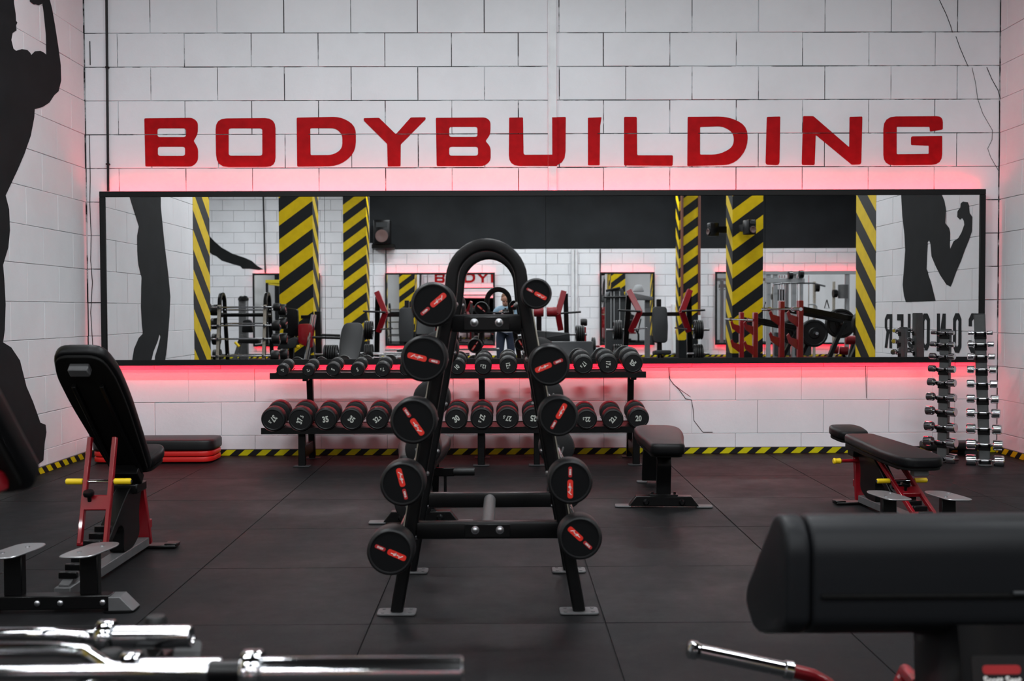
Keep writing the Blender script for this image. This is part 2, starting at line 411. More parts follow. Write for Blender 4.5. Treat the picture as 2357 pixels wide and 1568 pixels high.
# left and right walls, ending in striped faces
END_L, END_R = 5.55, 5.65
STR = 0.74
mb = MB(); mb.box((XL - 0.13, (END_L + STR + WALL) / 2, CEIL / 2), (0.22, WALL - END_L - STR, CEIL))
wall_left = struct(mb.build('wall_left', 'joint_side'))
lay(wall_left, list(courses(0, 4.8)), lambda k: 9.52 if k % 2 else 9.21, END_L + STR, WALL - 0.01, lambda u, z, d: Matrix.Translation((XL + d, u, z)) @ Matrix.Rotation(PI / 2, 4, 'Z'), 'white_paint_side', 0.003)
mb = MB(); mb.box((XR + 0.13, (END_R + STR + WALL) / 2, CEIL / 2), (0.22, WALL - END_R - STR, CEIL))
wall_right = struct(mb.build('wall_right', 'joint_side'))
lay(wall_right, list(courses(0, 4.8)), lambda k: 9.40 if k % 2 else 9.09, END_R + STR, WALL - 0.01, lambda u, z, d: Matrix.Translation((XR + d, u, z)) @ Matrix.Rotation(-PI / 2, 4, 'Z'), 'white_paint_side', 0.003)
def column(x0, x1, y0, y1, zbase=0.55):
    o = struct(MB().box((0, 0, 0), (x1 - x0, y1 - y0, CEIL - zbase)).build('pillar', 'stripe_column'))
    o.location = ((x0 + x1) / 2, (y0 + y1) / 2, (CEIL + zbase) / 2)
    p = MB().box(((x0 + x1) / 2, (y0 + y1) / 2, zbase / 2), (x1 - x0, y1 - y0, zbase)).build('pillar_base', 'painted_black')
    p.parent = o; p.matrix_parent_inverse = Matrix.Translation(o.location).inverted(); WM[o.name] = Matrix.Translation(o.location)
    return o
column(XL - 0.5, XL, END_L, END_L + STR - 0.003, 0.02)
column(XR, XR + 0.5, END_R, END_R + STR - 0.003, 0.02)
# floor of rubber tiles
mb = MB(); mb.box((0.5, -0.5, -0.12), (23, 21.2, 0.228))
floor = struct(mb.build('floor', 'floor_base'))
TM = {}
xs = [XL + 0.01] + [-0.573 + k for k in range(-3, 6) if XL + 0.05 < -0.573 + k < XR - 0.05] + [XR - 0.01]
ys = [2.5 + k for k in range(0, 8)] + [WALL - 0.01]
for xa, xb in zip(xs, xs[1:]):
    for ya, yb in zip(ys, ys[1:]):
        key = (round(xb - xa, 3), round(yb - ya, 3))
        if key not in TM:
            o = MB().box((0, 0, -0.0025), (xb - xa - 0.005, yb - ya - 0.005, 0.009), None, 0.0015).build('tile', 'floor_rubber'); TM[key] = o.data; bpy.data.objects.remove(o)
        put(TM[key], 'tile', 'floor_rubber', floor, Matrix.Translation(((xa + xb) / 2, (ya + yb) / 2, -0.002 + random.uniform(-0.0004, 0.0004))))
for xa, xb, ya, yb in ((XL, XR, REAR, 2.497), (-10, XL, REAR, 5.55), (XR, 11, REAR, 5.65)):
    put(MB().box((0, 0, 0), (xb - xa, yb - ya, 0.006)).build('tile', 'floor_rubber').data, 'rubber_sheet', 'floor_rubber', floor, Matrix.Translation(((xa + xb) / 2, (ya + yb) / 2, -0.003)))
for o in [o for o in C.objects if o.name.startswith('tile') and o.parent is None]: bpy.data.objects.remove(o)
# ceiling and the far enclosure
struct(MB().box((0.5, -0.5, CEIL + 0.1), (23, 21.6, 0.2)).build('ceiling', 'ceiling_paint'))
wall_rear = struct(MB().box((3.6, REAR - 0.13, 1.54), (14.8, 0.2, 3.08)).build('wall_rear', 'joint_side'))
lay(wall_rear, [r for r in courses(0, 3.08)], lambda k: 0.0 if k % 2 else 0.31, -3.7, 10.3, lambda u, z, d: Matrix.Translation((u, REAR + d, z)) @ Matrix.Rotation(PI, 4, 'Z'), 'white_paint', 0.009)
struct(MB().box((3.6, REAR - 0.12, (3.08 + CEIL) / 2), (14.8, 0.24, CEIL - 3.08)).build('wall_rear_upper', 'black_wall'))
wall_rear_left = struct(MB().box((-6.9, REAR - 0.13, CEIL / 2), (6.3, 0.2, CEIL)).build('wall_rear_left', 'joint_side'))
lay(wall_rear_left, [r for r in courses(0, 4.6)], lambda k: 0.0 if k % 2 else 0.31, -8.6, -3.71, lambda u, z, d: Matrix.Translation((u, REAR + d, z)) @ Matrix.Rotation(PI, 4, 'Z'), 'white_paint', 0.009)
struct(MB().box((-10.1, -2.6, CEIL / 2), (0.2, 16.6, CEIL)).build('wall_enclosure_left', 'white_paint_side'))  # outer walls added on both sides to keep world light out
struct(MB().box((11.1, -2.6, CEIL / 2), (0.2, 16.6, CEIL)).build('wall_enclosure_right', 'white_paint_side'))
struct(MB().box((-7.1, END_L + STR, CEIL / 2), (5.6, 0.2, CEIL)).build('wall_light_stop_left', 'white_paint_side'))  # unseen walls added only for the light, closing off both side halls
struct(MB().box((8.05, END_R + STR, CEIL / 2), (5.9, 0.2, CEIL)).build('wall_light_stop_right', 'white_paint_side'))
column(-4.0, -3.40, -0.15, 0.45)       # beside the second barbell rack
column(-4.16, -3.56, -8.8, -8.2)
column(4.10, 4.65, -0.15, 0.40)
column(4.52, 5.02, -8.5, -8.0)
# skirtings
def skirting(name, mat, x, y, lx, ly, par=None):
    o = struct(MB().box((0, 0, 0), (lx, ly, 0.056), None, 0.002).build(name, mat)); o.location = (x, y, 0.0285); WM[o.name] = Matrix.Translation(o.location)
    cap = MB().box((0, 0, 0.030), (lx, ly + 0.002 if lx > ly else ly, 0.004)).build('cap', 'grey_metal', o, local=True)
skirting('baseboard_back', 'stripe_skirting', (XL + XR) / 2, WALL - 0.011, XR - XL - 0.03, 0.016)
skirting('baseboard_left', 'stripe_skirting_side', XL + 0.011, (END_L + STR + WALL) / 2 - 0.015, 0.016, WALL - END_L - STR - 0.03)
skirting('baseboard_right', 'stripe_skirting_side', XR - 0.011, (END_R + STR + WALL) / 2 - 0.015, 0.016, WALL - END_R - STR - 0.03)
skirting('baseboard_rear', 'stripe_skirting', 0.8, REAR + 0.011, 18.4, 0.016)

# ---- BODYBUILDING painted on the main wall (outlines in the pixels of two crops of the photograph, laid on the wall plane)
def z3(u, v): return 320 + u / 2.43, 240 + v / 2.43
def z4(u, v): return 1240 + u / 2.405, 240 + v / 2.405
def wl(cv, pts, rad=0):
    q = [at(*cv(u, v), WALL) for u, v in pts]; q = [(p.x, p.z) for p in q]
    return rounded(q, [r * 0.00165 for r in rad] if isinstance(rad, (list, tuple)) else rad * 0.00165) if rad else q
def letter(cv, outer, holes=(), ro=0, rh=14):
    loops = [wl(cv, outer, ro)] + [wl(cv, h, rh) for h in holes]
    me = flat(loops, 'letter', 0.002)
    # the paint breaks over the joints of the wall
    bm = bmesh.new(); bm.from_mesh(me); bmesh.ops.remove_doubles(bm, verts=bm.verts, dist=1e-6)
    for zc in (JOINT + COURSE,):
        for s in (-0.0035, 0.0035):
            bmesh.ops.bisect_plane(bm, geom=bm.verts[:] + bm.edges[:] + bm.faces[:], plane_co=(0, zc + s, 0), plane_no=(0, 1, 0))
        kill = [f for f in bm.faces if abs(f.calc_center_median().y - zc) < 0.003 and (math.sin(f.calc_center_median().x * 7) > -0.2)]
        bmesh.ops.delete(bm, geom=kill, context='FACES')
    bm.to_mesh(me); bm.free()
    put(me, 'letter', 'painted_red', wall_back, Matrix.Translation((0, WALL - 0.003, 0)) @ Matrix.Rotation(PI / 2, 4, 'X'))
R4 = lambda x0, y0, x1, y1: [(x0, y0), (x1, y0), (x1, y1), (x0, y1)]
letter(z3, [(30, 79), (300, 76), (330, 100), (330, 165), (306, 206), (331, 245), (331, 318), (300, 349), (36, 348)], [R4(104, 135, 263, 184), R4(106, 238, 258, 289)], [8, 60, 40, 30, 8, 40, 40, 60, 8])
letter(z3, [(428, 80), (764, 77), (764, 350), (432, 352)], [R4(502, 135, 690, 288)], [60, 60, 50, 70], 14)
letter(z3, [(882, 75), (1130, 70), (1213, 120), (1213, 270), (1120, 346), (885, 349)], [[(958, 134), (1100, 134), (1138, 170), (1137, 250), (1085, 284), (960, 285)]], [8, 90, 70, 80, 80, 8], [8, 40, 50, 50, 50, 8])
letter(z3, [(1257, 78), (1343, 76), (1437, 168), (1520, 74), (1603, 73), (1603, 86), (1464, 225), (1463, 347), (1391, 348), (1388, 222), (1257, 92)], (), 6)
letter(z3, [(1660, 76), (1940, 74), (1966, 95), (1966, 168), (1938, 206), (1967, 240), (1967, 318), (1930, 346), (1665, 346)], [R4(1735, 127, 1893, 183), R4(1735, 238, 1896, 288)], [8, 60, 40, 30, 8, 40, 40, 60, 8])
letter(z3, [(2070, 75), (2148, 74), (2151, 283), (2310, 282), (2312, 73), (2387, 71), (2385, 345), (2068, 345)], (), [6, 6, 12, 8, 6, 6, 80, 60])
letter(z4, [(272, 75), (348, 72), (340, 120), (337, 338), (272, 338)], (), 5)
letter(z4, [(472, 70), (543, 70), (545, 283), (743, 283), (741, 341), (472, 339)], (), 8)
letter(z4, [(824, 70), (1050, 68), (1156, 120), (1156, 245), (1080, 335), (822, 342)], [[(893, 126), (1020, 121), (1080, 160), (1079, 235), (1000, 279), (893, 279)]], [6, 110, 90, 90, 120, 6], [6, 60, 50, 60, 70, 6])
letter(z4, [(1262, 70), (1337, 68), (1335, 180), (1332, 338), (1255, 334)], (), [8, 6, 6, 20, 14])
letter(z4, [(1463, 66), (1520, 66), (1718, 238), (1720, 70), (1791, 68), (1785, 333), (1732, 335), (1533, 170), (1527, 337), (1455, 336)], (), [6, 6, 6, 6, 6, 14, 6, 6, 10, 10])
letter(z4, [(1907, 68), (2237, 66), (2236, 140), (2165, 152), (2163, 125), (1981, 125), (1981, 277), (2158, 275), (2158, 230), (2060, 226), (2060, 178), (2233, 175), (2233, 335), (1907, 339)], (), [70, 70, 6, 6, 6, 6, 6, 6, 4, 6, 12, 6, 60, 60])
# the U runs over the post
pl, pr = (1272.5 - 1160) * 0.004016 - 0.041, (1272.5 - 1160) * 0.004016 + 0.041
zz = lambda py: at(1272, py, WALL - 0.033).z
ul = at(1271, 300, WALL - 0.033).x
put(flat([[(pl, zz(356)), (ul, zz(356)), (ul, zz(270)), (pr, zz(270)), (pr, zz(382)), (pl, zz(382))]], 'letter', 0.002), 'letter', 'painted_red', trim, Matrix.Translation((0, WALL - 0.0325, 0)) @ Matrix.Rotation(PI / 2, 4, 'X'))
# cracks and loose wires on the wall
def crack(pts, wd=0.004, name='crack'):
    q = [at(px, py, WALL) for px, py in pts]
    MB().sweep([(p.x, WALL - 0.0035, p.z) for p in q], [(-wd / 2, -0.001), (wd / 2, -0.001), (wd / 2, 0.001), (-wd / 2, 0.001)], (0, 1, 0)).build(name, 'painted_black', wall_back)
crack([(1539, 847), (1541, 872), (1550, 884), (1563, 897), (1578, 918), (1591, 920), (1595, 940), (1597, 968), (1610, 985), (1618, 995), (1640, 995)], 0.005)
crack([(1548, 883), (1570, 900), (1589, 913)], 0.003)
crack([(1992, 842), (1993, 880), (1994, 916)], 0.004)
crack([(2162, 0), (2178, 34), (2188, 60), (2192, 75)], 0.005, 'wire'); crack([(2200, 84), (2210, 112), (2222, 140), (2228, 153)], 0.005, 'wire')
crack([(2271, 155), (2283, 183), (2297, 208), (2303, 230)], 0.005, 'wire'); crack([(2237, 156), (2245, 190), (2250, 228), (2262, 262), (2284, 300), (2283, 322), (2273, 342), (2280, 362), (2298, 393)], 0.003, 'wire')
crack([(207, 95), (208, 150)], 0.008); crack([(206, 310), (208, 410), (207, 470), (210, 540), (209, 600), (213, 650), (209, 720), (214, 800)], 0.006); crack([(2300, 232), (2301, 300), (2299, 430)], 0.006)

# ---- painted athletes on the side walls
def ly(px, py): p = atx(px, py, XL); return (p.y, p.z)
def lym(px, py): p = amx(px, py, XL); return (p.y, p.z)
body = [ly(*p) for p in ((78, 270), (70, 312), (55, 355), (40, 390), (12, 450), (20, 482), (22, 530), (18, 570), (6, 610), (9, 645), (12, 700), (10, 760), (6, 788), (25, 800), (45, 830),
                         (52, 858), (60, 890), (75, 925), (84, 950), (92, 973), (104, 978), (106, 995), (102, 1020), (99, 1060))]
body += [(8.6, 0.06), (8.3, 0.06)] + [lym(*p) for p in ((347, 831), (352, 810), (362, 785), (366.5, 768), (369, 775), (363.5, 797), (356.5, 820), (356, 831))]
body += [(8.0, 0.1), (7.55, 0.08)] + [lym(*p) for p in ((379, 831), (383.5, 799), (389, 729), (391, 683), (386, 629), (378, 566), (369, 476), (369, 457))]
body += [(7.62, 2.9), (7.45, 3.3), (7.40, 3.7), (7.6, 4.0), (7.9, 4.12)]
body += [ly(*p) for p in ((-30, 60), (-25, 0), (-10, -40), (20, -42), (32, -20), (31, 5), (35, 32), (36, 48), (39, 52), (36, 58), (37, 70), (28, 76), (25, 92), (30, 112), (36, 117), (50, 113), (62, 115), (69, 122), (71, 127), (80, 118), (92, 117), (100, 121), (106, 126),
                         (105, 80), (100, 30), (97, 8), (88, 12), (82, 10), (77, 10), (68, 3), (70, -14), (90, -24), (110, -14), (119, 20), (126, 60), (133, 105), (139, 150), (140, 185), (134, 210), (124, 219), (113, 236), (98, 246), (84, 250), (79, 251))]
me = flat([body], 'painted_figure', 0.002)
put(me, 'painted_figure', 'painted_black', wall_left, Matrix.Translation((XL + 0.003, 0, 0)) @ Matrix.Rotation(PI / 2, 4, 'Z') @ Matrix.Rotation(PI / 2, 4, 'X'))
def c3(u, v): p = amx(1500 + u / 2.75, 430 + v / 2.75, XR); return (p.y, p.z)
fig = [c3(*p) for p in ((1582, 48), (1590, 190), (1603, 300), (1608, 400), (1600, 520), (1592, 620), (1600, 690), (1612, 730), (1800, 722), (1795, 700), (1770, 600), (1755, 560), (1750, 535), (1742, 520), (1745, 440), (1750, 350), (1760, 338), (1768, 360),
                        (1775, 440), (1800, 500), (1830, 560), (1870, 620), (1895, 632), (1905, 610), (1930, 540), (1960, 470), (1985, 400), (2010, 340), (2030, 280), (2032, 190), (2015, 165), (2012, 120), (2005, 98), (1975, 93), (1960, 105), (1958, 130), (1940, 155),
                        (1938, 190), (1955, 208), (1968, 196), (1980, 215), (1983, 240), (1965, 290), (1945, 325), (1915, 345), (1893, 395), (1890, 370), (1892, 290), (1885, 260), (1862, 230), (1866, 150), (1855, 90), (1835, 40), (1790, 0), (1740, -20), (1735, -90), (1700, -130), (1655, -110), (1650, -30), (1600, 0))]
me = flat([[(-y, z) for y, z in fig]], 'painted_figure', 0.002)
WR = Matrix.Translation((XR - 0.003, 0, 0)) @ Matrix.Rotation(-PI / 2, 4, 'Z') @ Matrix.Rotation(PI / 2, 4, 'X')
put(me, 'painted_figure', 'painted_black', wall_right, WR)
GL = {  # narrow capitals in a unit cell 1 wide, 2 high
    'C': [[(1, 1.35), (0.68, 1.35), (0.68, 1.62), (0.5, 1.72), (0.34, 1.62), (0.34, 0.38), (0.5, 0.28), (0.68, 0.38), (0.68, 0.65), (1, 0.65), (1, 0.3), (0.72, 0), (0.28, 0), (0, 0.3), (0, 1.7), (0.28, 2), (0.72, 2), (1, 1.7)]],
    'O': [[(0, 0.3), (0.28, 0), (0.72, 0), (1, 0.3), (1, 1.7), (0.72, 2), (0.28, 2), (0, 1.7)], [(0.34, 0.4), (0.5, 0.28), (0.66, 0.4), (0.66, 1.6), (0.5, 1.72), (0.34, 1.6)]],
    'N': [[(0, 0), (0.34, 0), (0.34, 1.1), (0.66, 0), (1, 0), (1, 2), (0.66, 2), (0.66, 0.9), (0.34, 2), (0, 2)]],
    'Q': [[(0, 0.3), (0.28, 0), (0.55, 0), (0.8, -0.25), (1.02, -0.05), (0.9, 0.2), (1, 0.4), (1, 1.7), (0.72, 2), (0.28, 2), (0, 1.7)], [(0.34, 0.4), (0.5, 0.28), (0.66, 0.4), (0.66, 1.6), (0.5, 1.72), (0.34, 1.6)]],
    'U': [[(0, 0.3), (0.28, 0), (0.72, 0), (1, 0.3), (1, 2), (0.66, 2), (0.66, 0.4), (0.5, 0.28), (0.34, 0.4), (0.34, 2), (0, 2)]],
    'E': [[(0, 0), (0.95, 0), (0.95, 0.36), (0.36, 0.36), (0.36, 0.82), (0.85, 0.82), (0.85, 1.18), (0.36, 1.18), (0.36, 1.64), (0.95, 1.64), (0.95, 2), (0, 2)]],
    'R': [[(0, 0), (0.34, 0), (0.34, 0.85), (0.42, 0.85), (0.66, 0), (1, 0), (0.75, 0.95), (1, 1.2), (1, 1.7), (0.72, 2), (0, 2)], [(0.34, 1.1), (0.58, 1.1), (0.68, 1.2), (0.68, 1.62), (0.58, 1.72), (0.34, 1.72)]]}
for ch, ya, yb, za, zb in (('C', 9.25, 9.03, 0.895, 1.29), ('O', 8.86, 8.665, 0.89, 1.29), ('N', 8.48, 8.26, 0.885, 1.285), ('Q', 8.07, 7.84, 0.885, 1.285), ('U', 7.66, 7.45, 0.88, 1.28), ('E', 7.31, 7.11, 0.875, 1.275), ('R', 6.96, 6.72, 0.87, 1.275)):
    loops = [[(-ya + p[0] * (ya - yb), za + p[1] / 2 * (zb - za)) for p in lp] for lp in GL[ch]]
    put(flat(loops, 'letter', 0.002), 'letter', 'painted_black', wall_right, WR)
arm = [at(x, y, 2 * MIR - REAR) for x, y in ((494, 556), (510, 570), (535, 584), (565, 594), (580, 601), (592, 612), (606, 620), (596, 622), (575, 619), (558, 619), (553, 613), (535, 608), (510, 600), (498, 590), (488, 586), (470, 570), (460, 520))]
put(flat([[(-p.x, p.z) for p in arm]], 'painted_arm', 0.002), 'painted_arm', 'painted_black', wall_rear_left, Matrix.Translation((0, REAR + 0.004, 0)) @ Matrix.Rotation(PI, 4, 'Z') @ Matrix.Rotation(PI / 2, 4, 'X'))

# ================================================================== MIRRORS
def wall_mirror(label, x0, x1, z0, z1, seams, yw, s, fw=0.052, tilt=False, group=None):
    """s = -1: hangs on the main wall and faces the camera; s = 1: on the rear wall, facing the main wall"""
    t = thing('wall_mirror', label, 'mirror', ((x0 + x1) / 2, yw, z0), 0, group)
    yf = yw + s * 0.105
    for c_, sz in ((((x0 + x1) / 2, yw + s * 0.088, z1 - fw / 2), (x1 - x0, 0.05, fw)), (((x0 + x1) / 2, yw + s * 0.088, z0 + fw / 2), (x1 - x0, 0.05, fw)),
                   ((x0 + fw / 2, yw + s * 0.088, (z0 + z1) / 2), (fw, 0.05, z1 - z0 - 2 * fw)), ((x1 - fw / 2, yw + s * 0.088, (z0 + z1) / 2), (fw, 0.05, z1 - z0 - 2 * fw))):
        MB().box(c_, sz, None, 0.003).build('frame_rail', 'frame_black', t)
    MB().box(((x0 + x1) / 2, yw + s * 0.03, (z0 + z1) / 2), (x1 - x0 - 0.5, 0.06, 0.06)).build('wall_batten', 'frame_black', t)
    MB().box(((x0 + x1) / 2, yw + s * 0.075, (z0 + z1) / 2), (x1 - x0 - 0.02, 0.008, z1 - z0 - 0.02)).build('backing_board', 'frame_black', t)
    e = [x0 + fw] + list(seams) + [x1 - fw]
    for i, (a, b_) in enumerate(zip(e, e[1:])):
        MB().box(((a + b_) / 2, yf - s * 0.008, (z0 + z1) / 2), (b_ - a - 0.003, 0.008, z1 - z0 - 2 * fw - 0.002)).build('mirror_panel', 'mirror_glass', t)
    for z in (z1 - 0.006, z0 + 0.006):
        MB().box(((x0 + x1) / 2, yw + s * 0.056, z), (x1 - x0 - 0.08, 0.012, 0.002)).build('led_strip', 'led_red', t)
    return t
wall_mirror('long black framed mirror on the white block wall, glowing red along its edges', -3.672, 4.411, 0.8415, 2.428, (-1.63, 0.385, 2.39), WALL, -1)
wall_mirror('reflected square mirror on the rear wall behind the photographer', -3.36, -0.25, 0.34, 2.41, (-1.8,), REAR, 1)
wall_mirror('reflected narrow mirror on the rear wall behind the grey cable tower', 2.72, 4.28, 0.34, 2.41, (), REAR, 1)
wall_mirror('reflected wide mirror on the rear wall behind the silver cable crossover', 6.0, 10.2, 0.34, 2.41, (8.1,), REAR, 1)
wall_mirror('reflected mirror on the rear wall under the painted hand', -7.1, -5.2, 0.34, 2.41, (), REAR, 1)
# black conduit down to the mirror
t = thing('conduit', 'thin black conduit running down the white wall to the mirror frame', 'conduit', (-3.655, WALL - 0.02, 2.43))
p0, p1 = at(244.5, -60, WALL - 0.018), at(249, 440, WALL - 0.018)
MB().cyl(p0, p1, 0.011, seg=10).build('pipe', 'frame_black', t)
for py in (155, 378): q = at(247 + (py - 200) * 0.008, py, WALL - 0.018); MB().box((q.x, WALL - 0.016, q.z), (0.034, 0.03, 0.014), None, 0.003).build('clip', 'frame_black', t)

# ================================================================== TWO-TIER DUMBBELL RACK
UP_Y, LO_Y = 9.30, 9.04                          # front lips of the two shelves
t = thing('dumbbell_rack', 'black two tier steel rack under the mirror carrying numbered rubber dumbbells', 'rack', (-0.42, 9.4, 0))
TILT = math.radians(8)
def shelf(x0, x1, yf, zl, depth, row, name='shelf'):
    """a tray tilted towards the room: front lip, back lip, bed"""
    m_ = MB(); R = Matrix.Rotation(TILT, 3, 'X'); L = x1 - x0; xc = (x0 + x1) / 2
    lip = [(x0, zl), (x1, zl), (x1, zl + 0.054)]
    for px, py, rp, mk, deg in reversed(row):
        p = at(px, py, yf - 0.03); r = rp * (yf - 0.03) / FPX + 0.006; cz = p.z + 0.03 * math.tan(TILT); h = zl + 0.054 - cz
        if abs(h) < r:
            a0 = math.asin(h / r); lip += [(p.x + r * math.cos(a), cz + r * math.sin(a)) for a in [a0 + (-PI - 2 * a0) * k / 10 for k in range(11)]]
    lip += [(x0, zl + 0.054)]
    m_.prism(lip, (0, yf, 0), (1, 0, 0), (0, 0, 1), 0.006)
    m_.box((xc, yf + depth / 2, zl + 0.006 + depth / 2 * math.tan(TILT)), (L, depth, 0.006), R)
    m_.box((xc, yf + depth, zl + 0.006 + depth * math.tan(TILT)), (L, 0.006, 0.016), None, 0.002)
    return m_.build(name, 'black_metal', t)
UL, UR = at(621, 873, UP_Y), at(1487, 868, UP_Y); LL, LR = at(601, 1000, LO_Y), at(1497, 997, LO_Y)
for px in (699, 1108, 1462):
    x = at(px, 1040, 9.2).x
    leg = MB()
    leg.beam((x, 9.14, 0.008), (x, 9.14, LL.z + 0.01), 0.06, 0.06, (0, 1, 0)); leg.beam((x, 9.62, 0.008), (x, 9.52, UL.z + 0.03), 0.055, 0.06, (0, 1, 0))
    leg.beam((x, 9.14, 0.12), (x, 9.60, 0.12), 0.04, 0.10); leg.beam((x, 9.10, LL.z - 0.014), (x, 9.55, LL.z + 0.048), 0.05, 0.03)
    leg.beam((x, 9.30, UL.z - 0.006), (x, 9.56, UL.z + 0.03), 0.05, 0.03)
    leg.build('leg_frame', 'black_metal', t)
    f = MB(); f.box((x, 9.12, 0.005), (0.14, 0.10, 0.008), None, 0.003); f.box((x, 9.62, 0.005), (0.14, 0.09, 0.008), None, 0.003); f.build('foot_plate', 'dark_grey', t)
for px in (1235,):                               # middle support of the lower tier
    x = at(px, 1040, 9.2).x; leg = MB(); leg.beam((x, 9.14, 0.008), (x, 9.14, LL.z), 0.05, 0.05, (0, 1, 0)); leg.build('leg_frame', 'black_metal', t)
    MB().box((x, 9.12, 0.005), (0.14, 0.10, 0.008), None, 0.003).build('foot_plate', 'dark_grey', t)

def number(s, size):
    """'37.5' -> one mesh with a small decimal"""
    if '.' not in s: return text(s, size, 0.035, 0.78)
    key = ('num', s, size)
    if key in TXT: return TXT[key]
    a, b_ = s.split('.'); m1, m2 = text(a, size, 0.035, 0.78), text('.' + b_, size * 0.58, 0.035, 0.85)
    w1 = max(v.co.x for v in m1.vertices) - min(v.co.x for v in m1.vertices); w2 = max(v.co.x for v in m2.vertices) - min(v.co.x for v in m2.vertices)
    bm = bmesh.new(); bm.from_mesh(m1); n = len(bm.verts); bmesh.ops.translate(bm, vec=(-w2 / 2, 0, 0), verts=bm.verts)
    q = m2.copy(); q.transform(Matrix.Translation((w1 / 2 + size * 0.05, -size * 0.13, 0))); bm.from_mesh(q); bpy.data.meshes.remove(q)
    me = bpy.data.meshes.new('number'); bm.to_mesh(me); bm.free(); TXT[key] = me; return me
HEADS = {}
def head_mesh(r, th):
    """rubber head along +Y, number face at y = 0"""
    key = (round(r, 4), round(th, 4))
    if key not in HEADS:
        c = min(0.016, r * 0.16)
        o = MB().lathe([(0.004, 0.0), (0.004, r * 0.80), (0.0, r * 0.84), (0.0, r - c), (c * 0.3, r - c * 0.3), (c, r), (th - c, r), (th - c * 0.3, r - c * 0.3), (th, r - c), (th, 0.0)], (0, 0, 0), (0, 1, 0), 28).build('head', 'rubber')
        HEADS[key] = o.data; bpy.data.objects.remove(o)
    return HEADS[key]
GRIP = {}
def dumbbell(px, py, r, mark, roll, y, label, group, tilt):
    p = at(px, py, y)
    th = 0.045 + r * 0.62; gap = 0.13; L = 2 * th + gap
    tr = thing('dumbbell', label, 'dumbbell', p, 0, group, Euler((tilt, 0, 0)))
    h = put(head_mesh(r, th), 'head', 'rubber', tr)
    put(number(mark, r * 0.62 if len(mark) > 2 else r * 0.72), 'number', 'number_paint', h, Matrix.Translation((0, 0.0030, 0)) @ Matrix.Rotation(roll, 4, 'Y') @ Matrix.Rotation(PI / 2, 4, 'X'))
    put(head_mesh(r, th), 'head', 'rubber', tr, Matrix.Translation((0, L, 0)) @ Matrix.Rotation(PI, 4, 'Z'))
    key = round(th, 4)
    if key not in GRIP:
        o = MB().lathe([(th - 0.002, 0.014), (th + 0.03, 0.0155), (th + gap / 2, 0.0175), (th + gap - 0.03, 0.0155), (th + gap + 0.002, 0.014)], (0, 0, 0), (0, 1, 0), 14).build('handle', 'chrome_worn'); GRIP[key] = o.data; bpy.data.objects.remove(o)
    put(GRIP[key], 'handle', 'chrome_worn', tr)
    return tr
D = math.radians
top = [(650, 853, 14.3, '2.5', 178), (709.5, 853, 14.3, '2.5', -18), (766, 851, 16, '5', 118), (822.5, 851, 16, '5', 160), (880, 851, 17.5, '7.5', 168), (937, 849, 17.8, '7.5', 20), (995, 847, 19, '10', 80), (1052, 845, 19.4, '10', -45),
       (1112, 844, 20, '12.5', 190), (1170, 842, 21, '12.5', 82), (1228, 842, 22, '15', 30), (1285, 841, 22, '15', 150), (1343, 840.5, 22.3, '17.5', 130), (1400, 839, 22.5, '17.5', 90), (1457, 836, 23.8, '20', 120)]
bot = [(628, 966.5, 28, '37.5', 128), (690.5, 966.5, 28, '37.5', -72), (749, 965.7, 26.5, '35', -8), (809, 965.7, 26.5, '35', 38), (868, 965, 26.3, '32.5', -40), (928, 965, 26, '32.5', 70), (988, 965, 26.5, '30', 15), (1050, 964.5, 26.5, '30', -35),
       (1109, 964, 26.5, '27.5', -65 + 180 + 65 + 0), (1168, 963.5, 26.5, '27.5', 188), (1228, 963.5, 26, '25', 185), (1288, 964, 25.5, '25', 95), (1350.5, 966, 24.5, '22.5', 180), (1411, 965.5, 24.8, '22.5', -50), (1470, 963.5, 25, '20', 0)]
bot[8] = (1109, 964, 26.5, '27.5', 110)
shelf(UL.x, UR.x, UP_Y, UL.z, 0.33, top); shelf(LL.x, LR.x, LO_Y, LL.z, 0.37, bot)
NTH = ['first', 'second', 'third', 'fourth', 'fifth', 'sixth', 'seventh', 'eighth']
for row, yf, zr, nm in ((top, UP_Y - 0.03, UL, 'upper'), (bot, LO_Y - 0.03, LL, 'lower')):
    for i, (px, py, rp, mk, deg) in enumerate(row):
        y = yf; r = rp * y / FPX
        where = '%s from the tilted bench end' % NTH[i] if i < 8 else '%s from the flat bench end' % NTH[14 - i]
        dumbbell(px, py, r, mk, D(deg), y, 'black dumbbell marked %s, %s of the %s shelf' % (mk, where, nm), 'numbered rubber dumbbells on the %s shelf of the two tier rack' % nm, TILT)
# saddles under the dumbbells
for row, yf, base, dz in ((top, UP_Y, UL, 0.30), (bot, LO_Y, LL, 0.34)):
    for px, py, rp, mk, deg in row:
        p = at(px, py, yf - 0.03); r = rp * yf / FPX
        for yy in (0.05, dz - 0.05):
            m_ = MB()
            zc = p.z + (yy + 0.03) * math.tan(TILT); arc = [(r + 0.008) * Vector((math.sin(a), 0, -math.cos(a))) for a in [D(k) for k in range(-56, 57, 14)]]
            m_.sweep([(p.x + q.x, yf + yy, zc + q.z) for q in arc], [(-0.002, -0.012), (0.002, -0.012), (0.002, 0.012), (-0.002, 0.012)], (0, 1, 0))
            m_.build('saddle', 'black_metal', t)

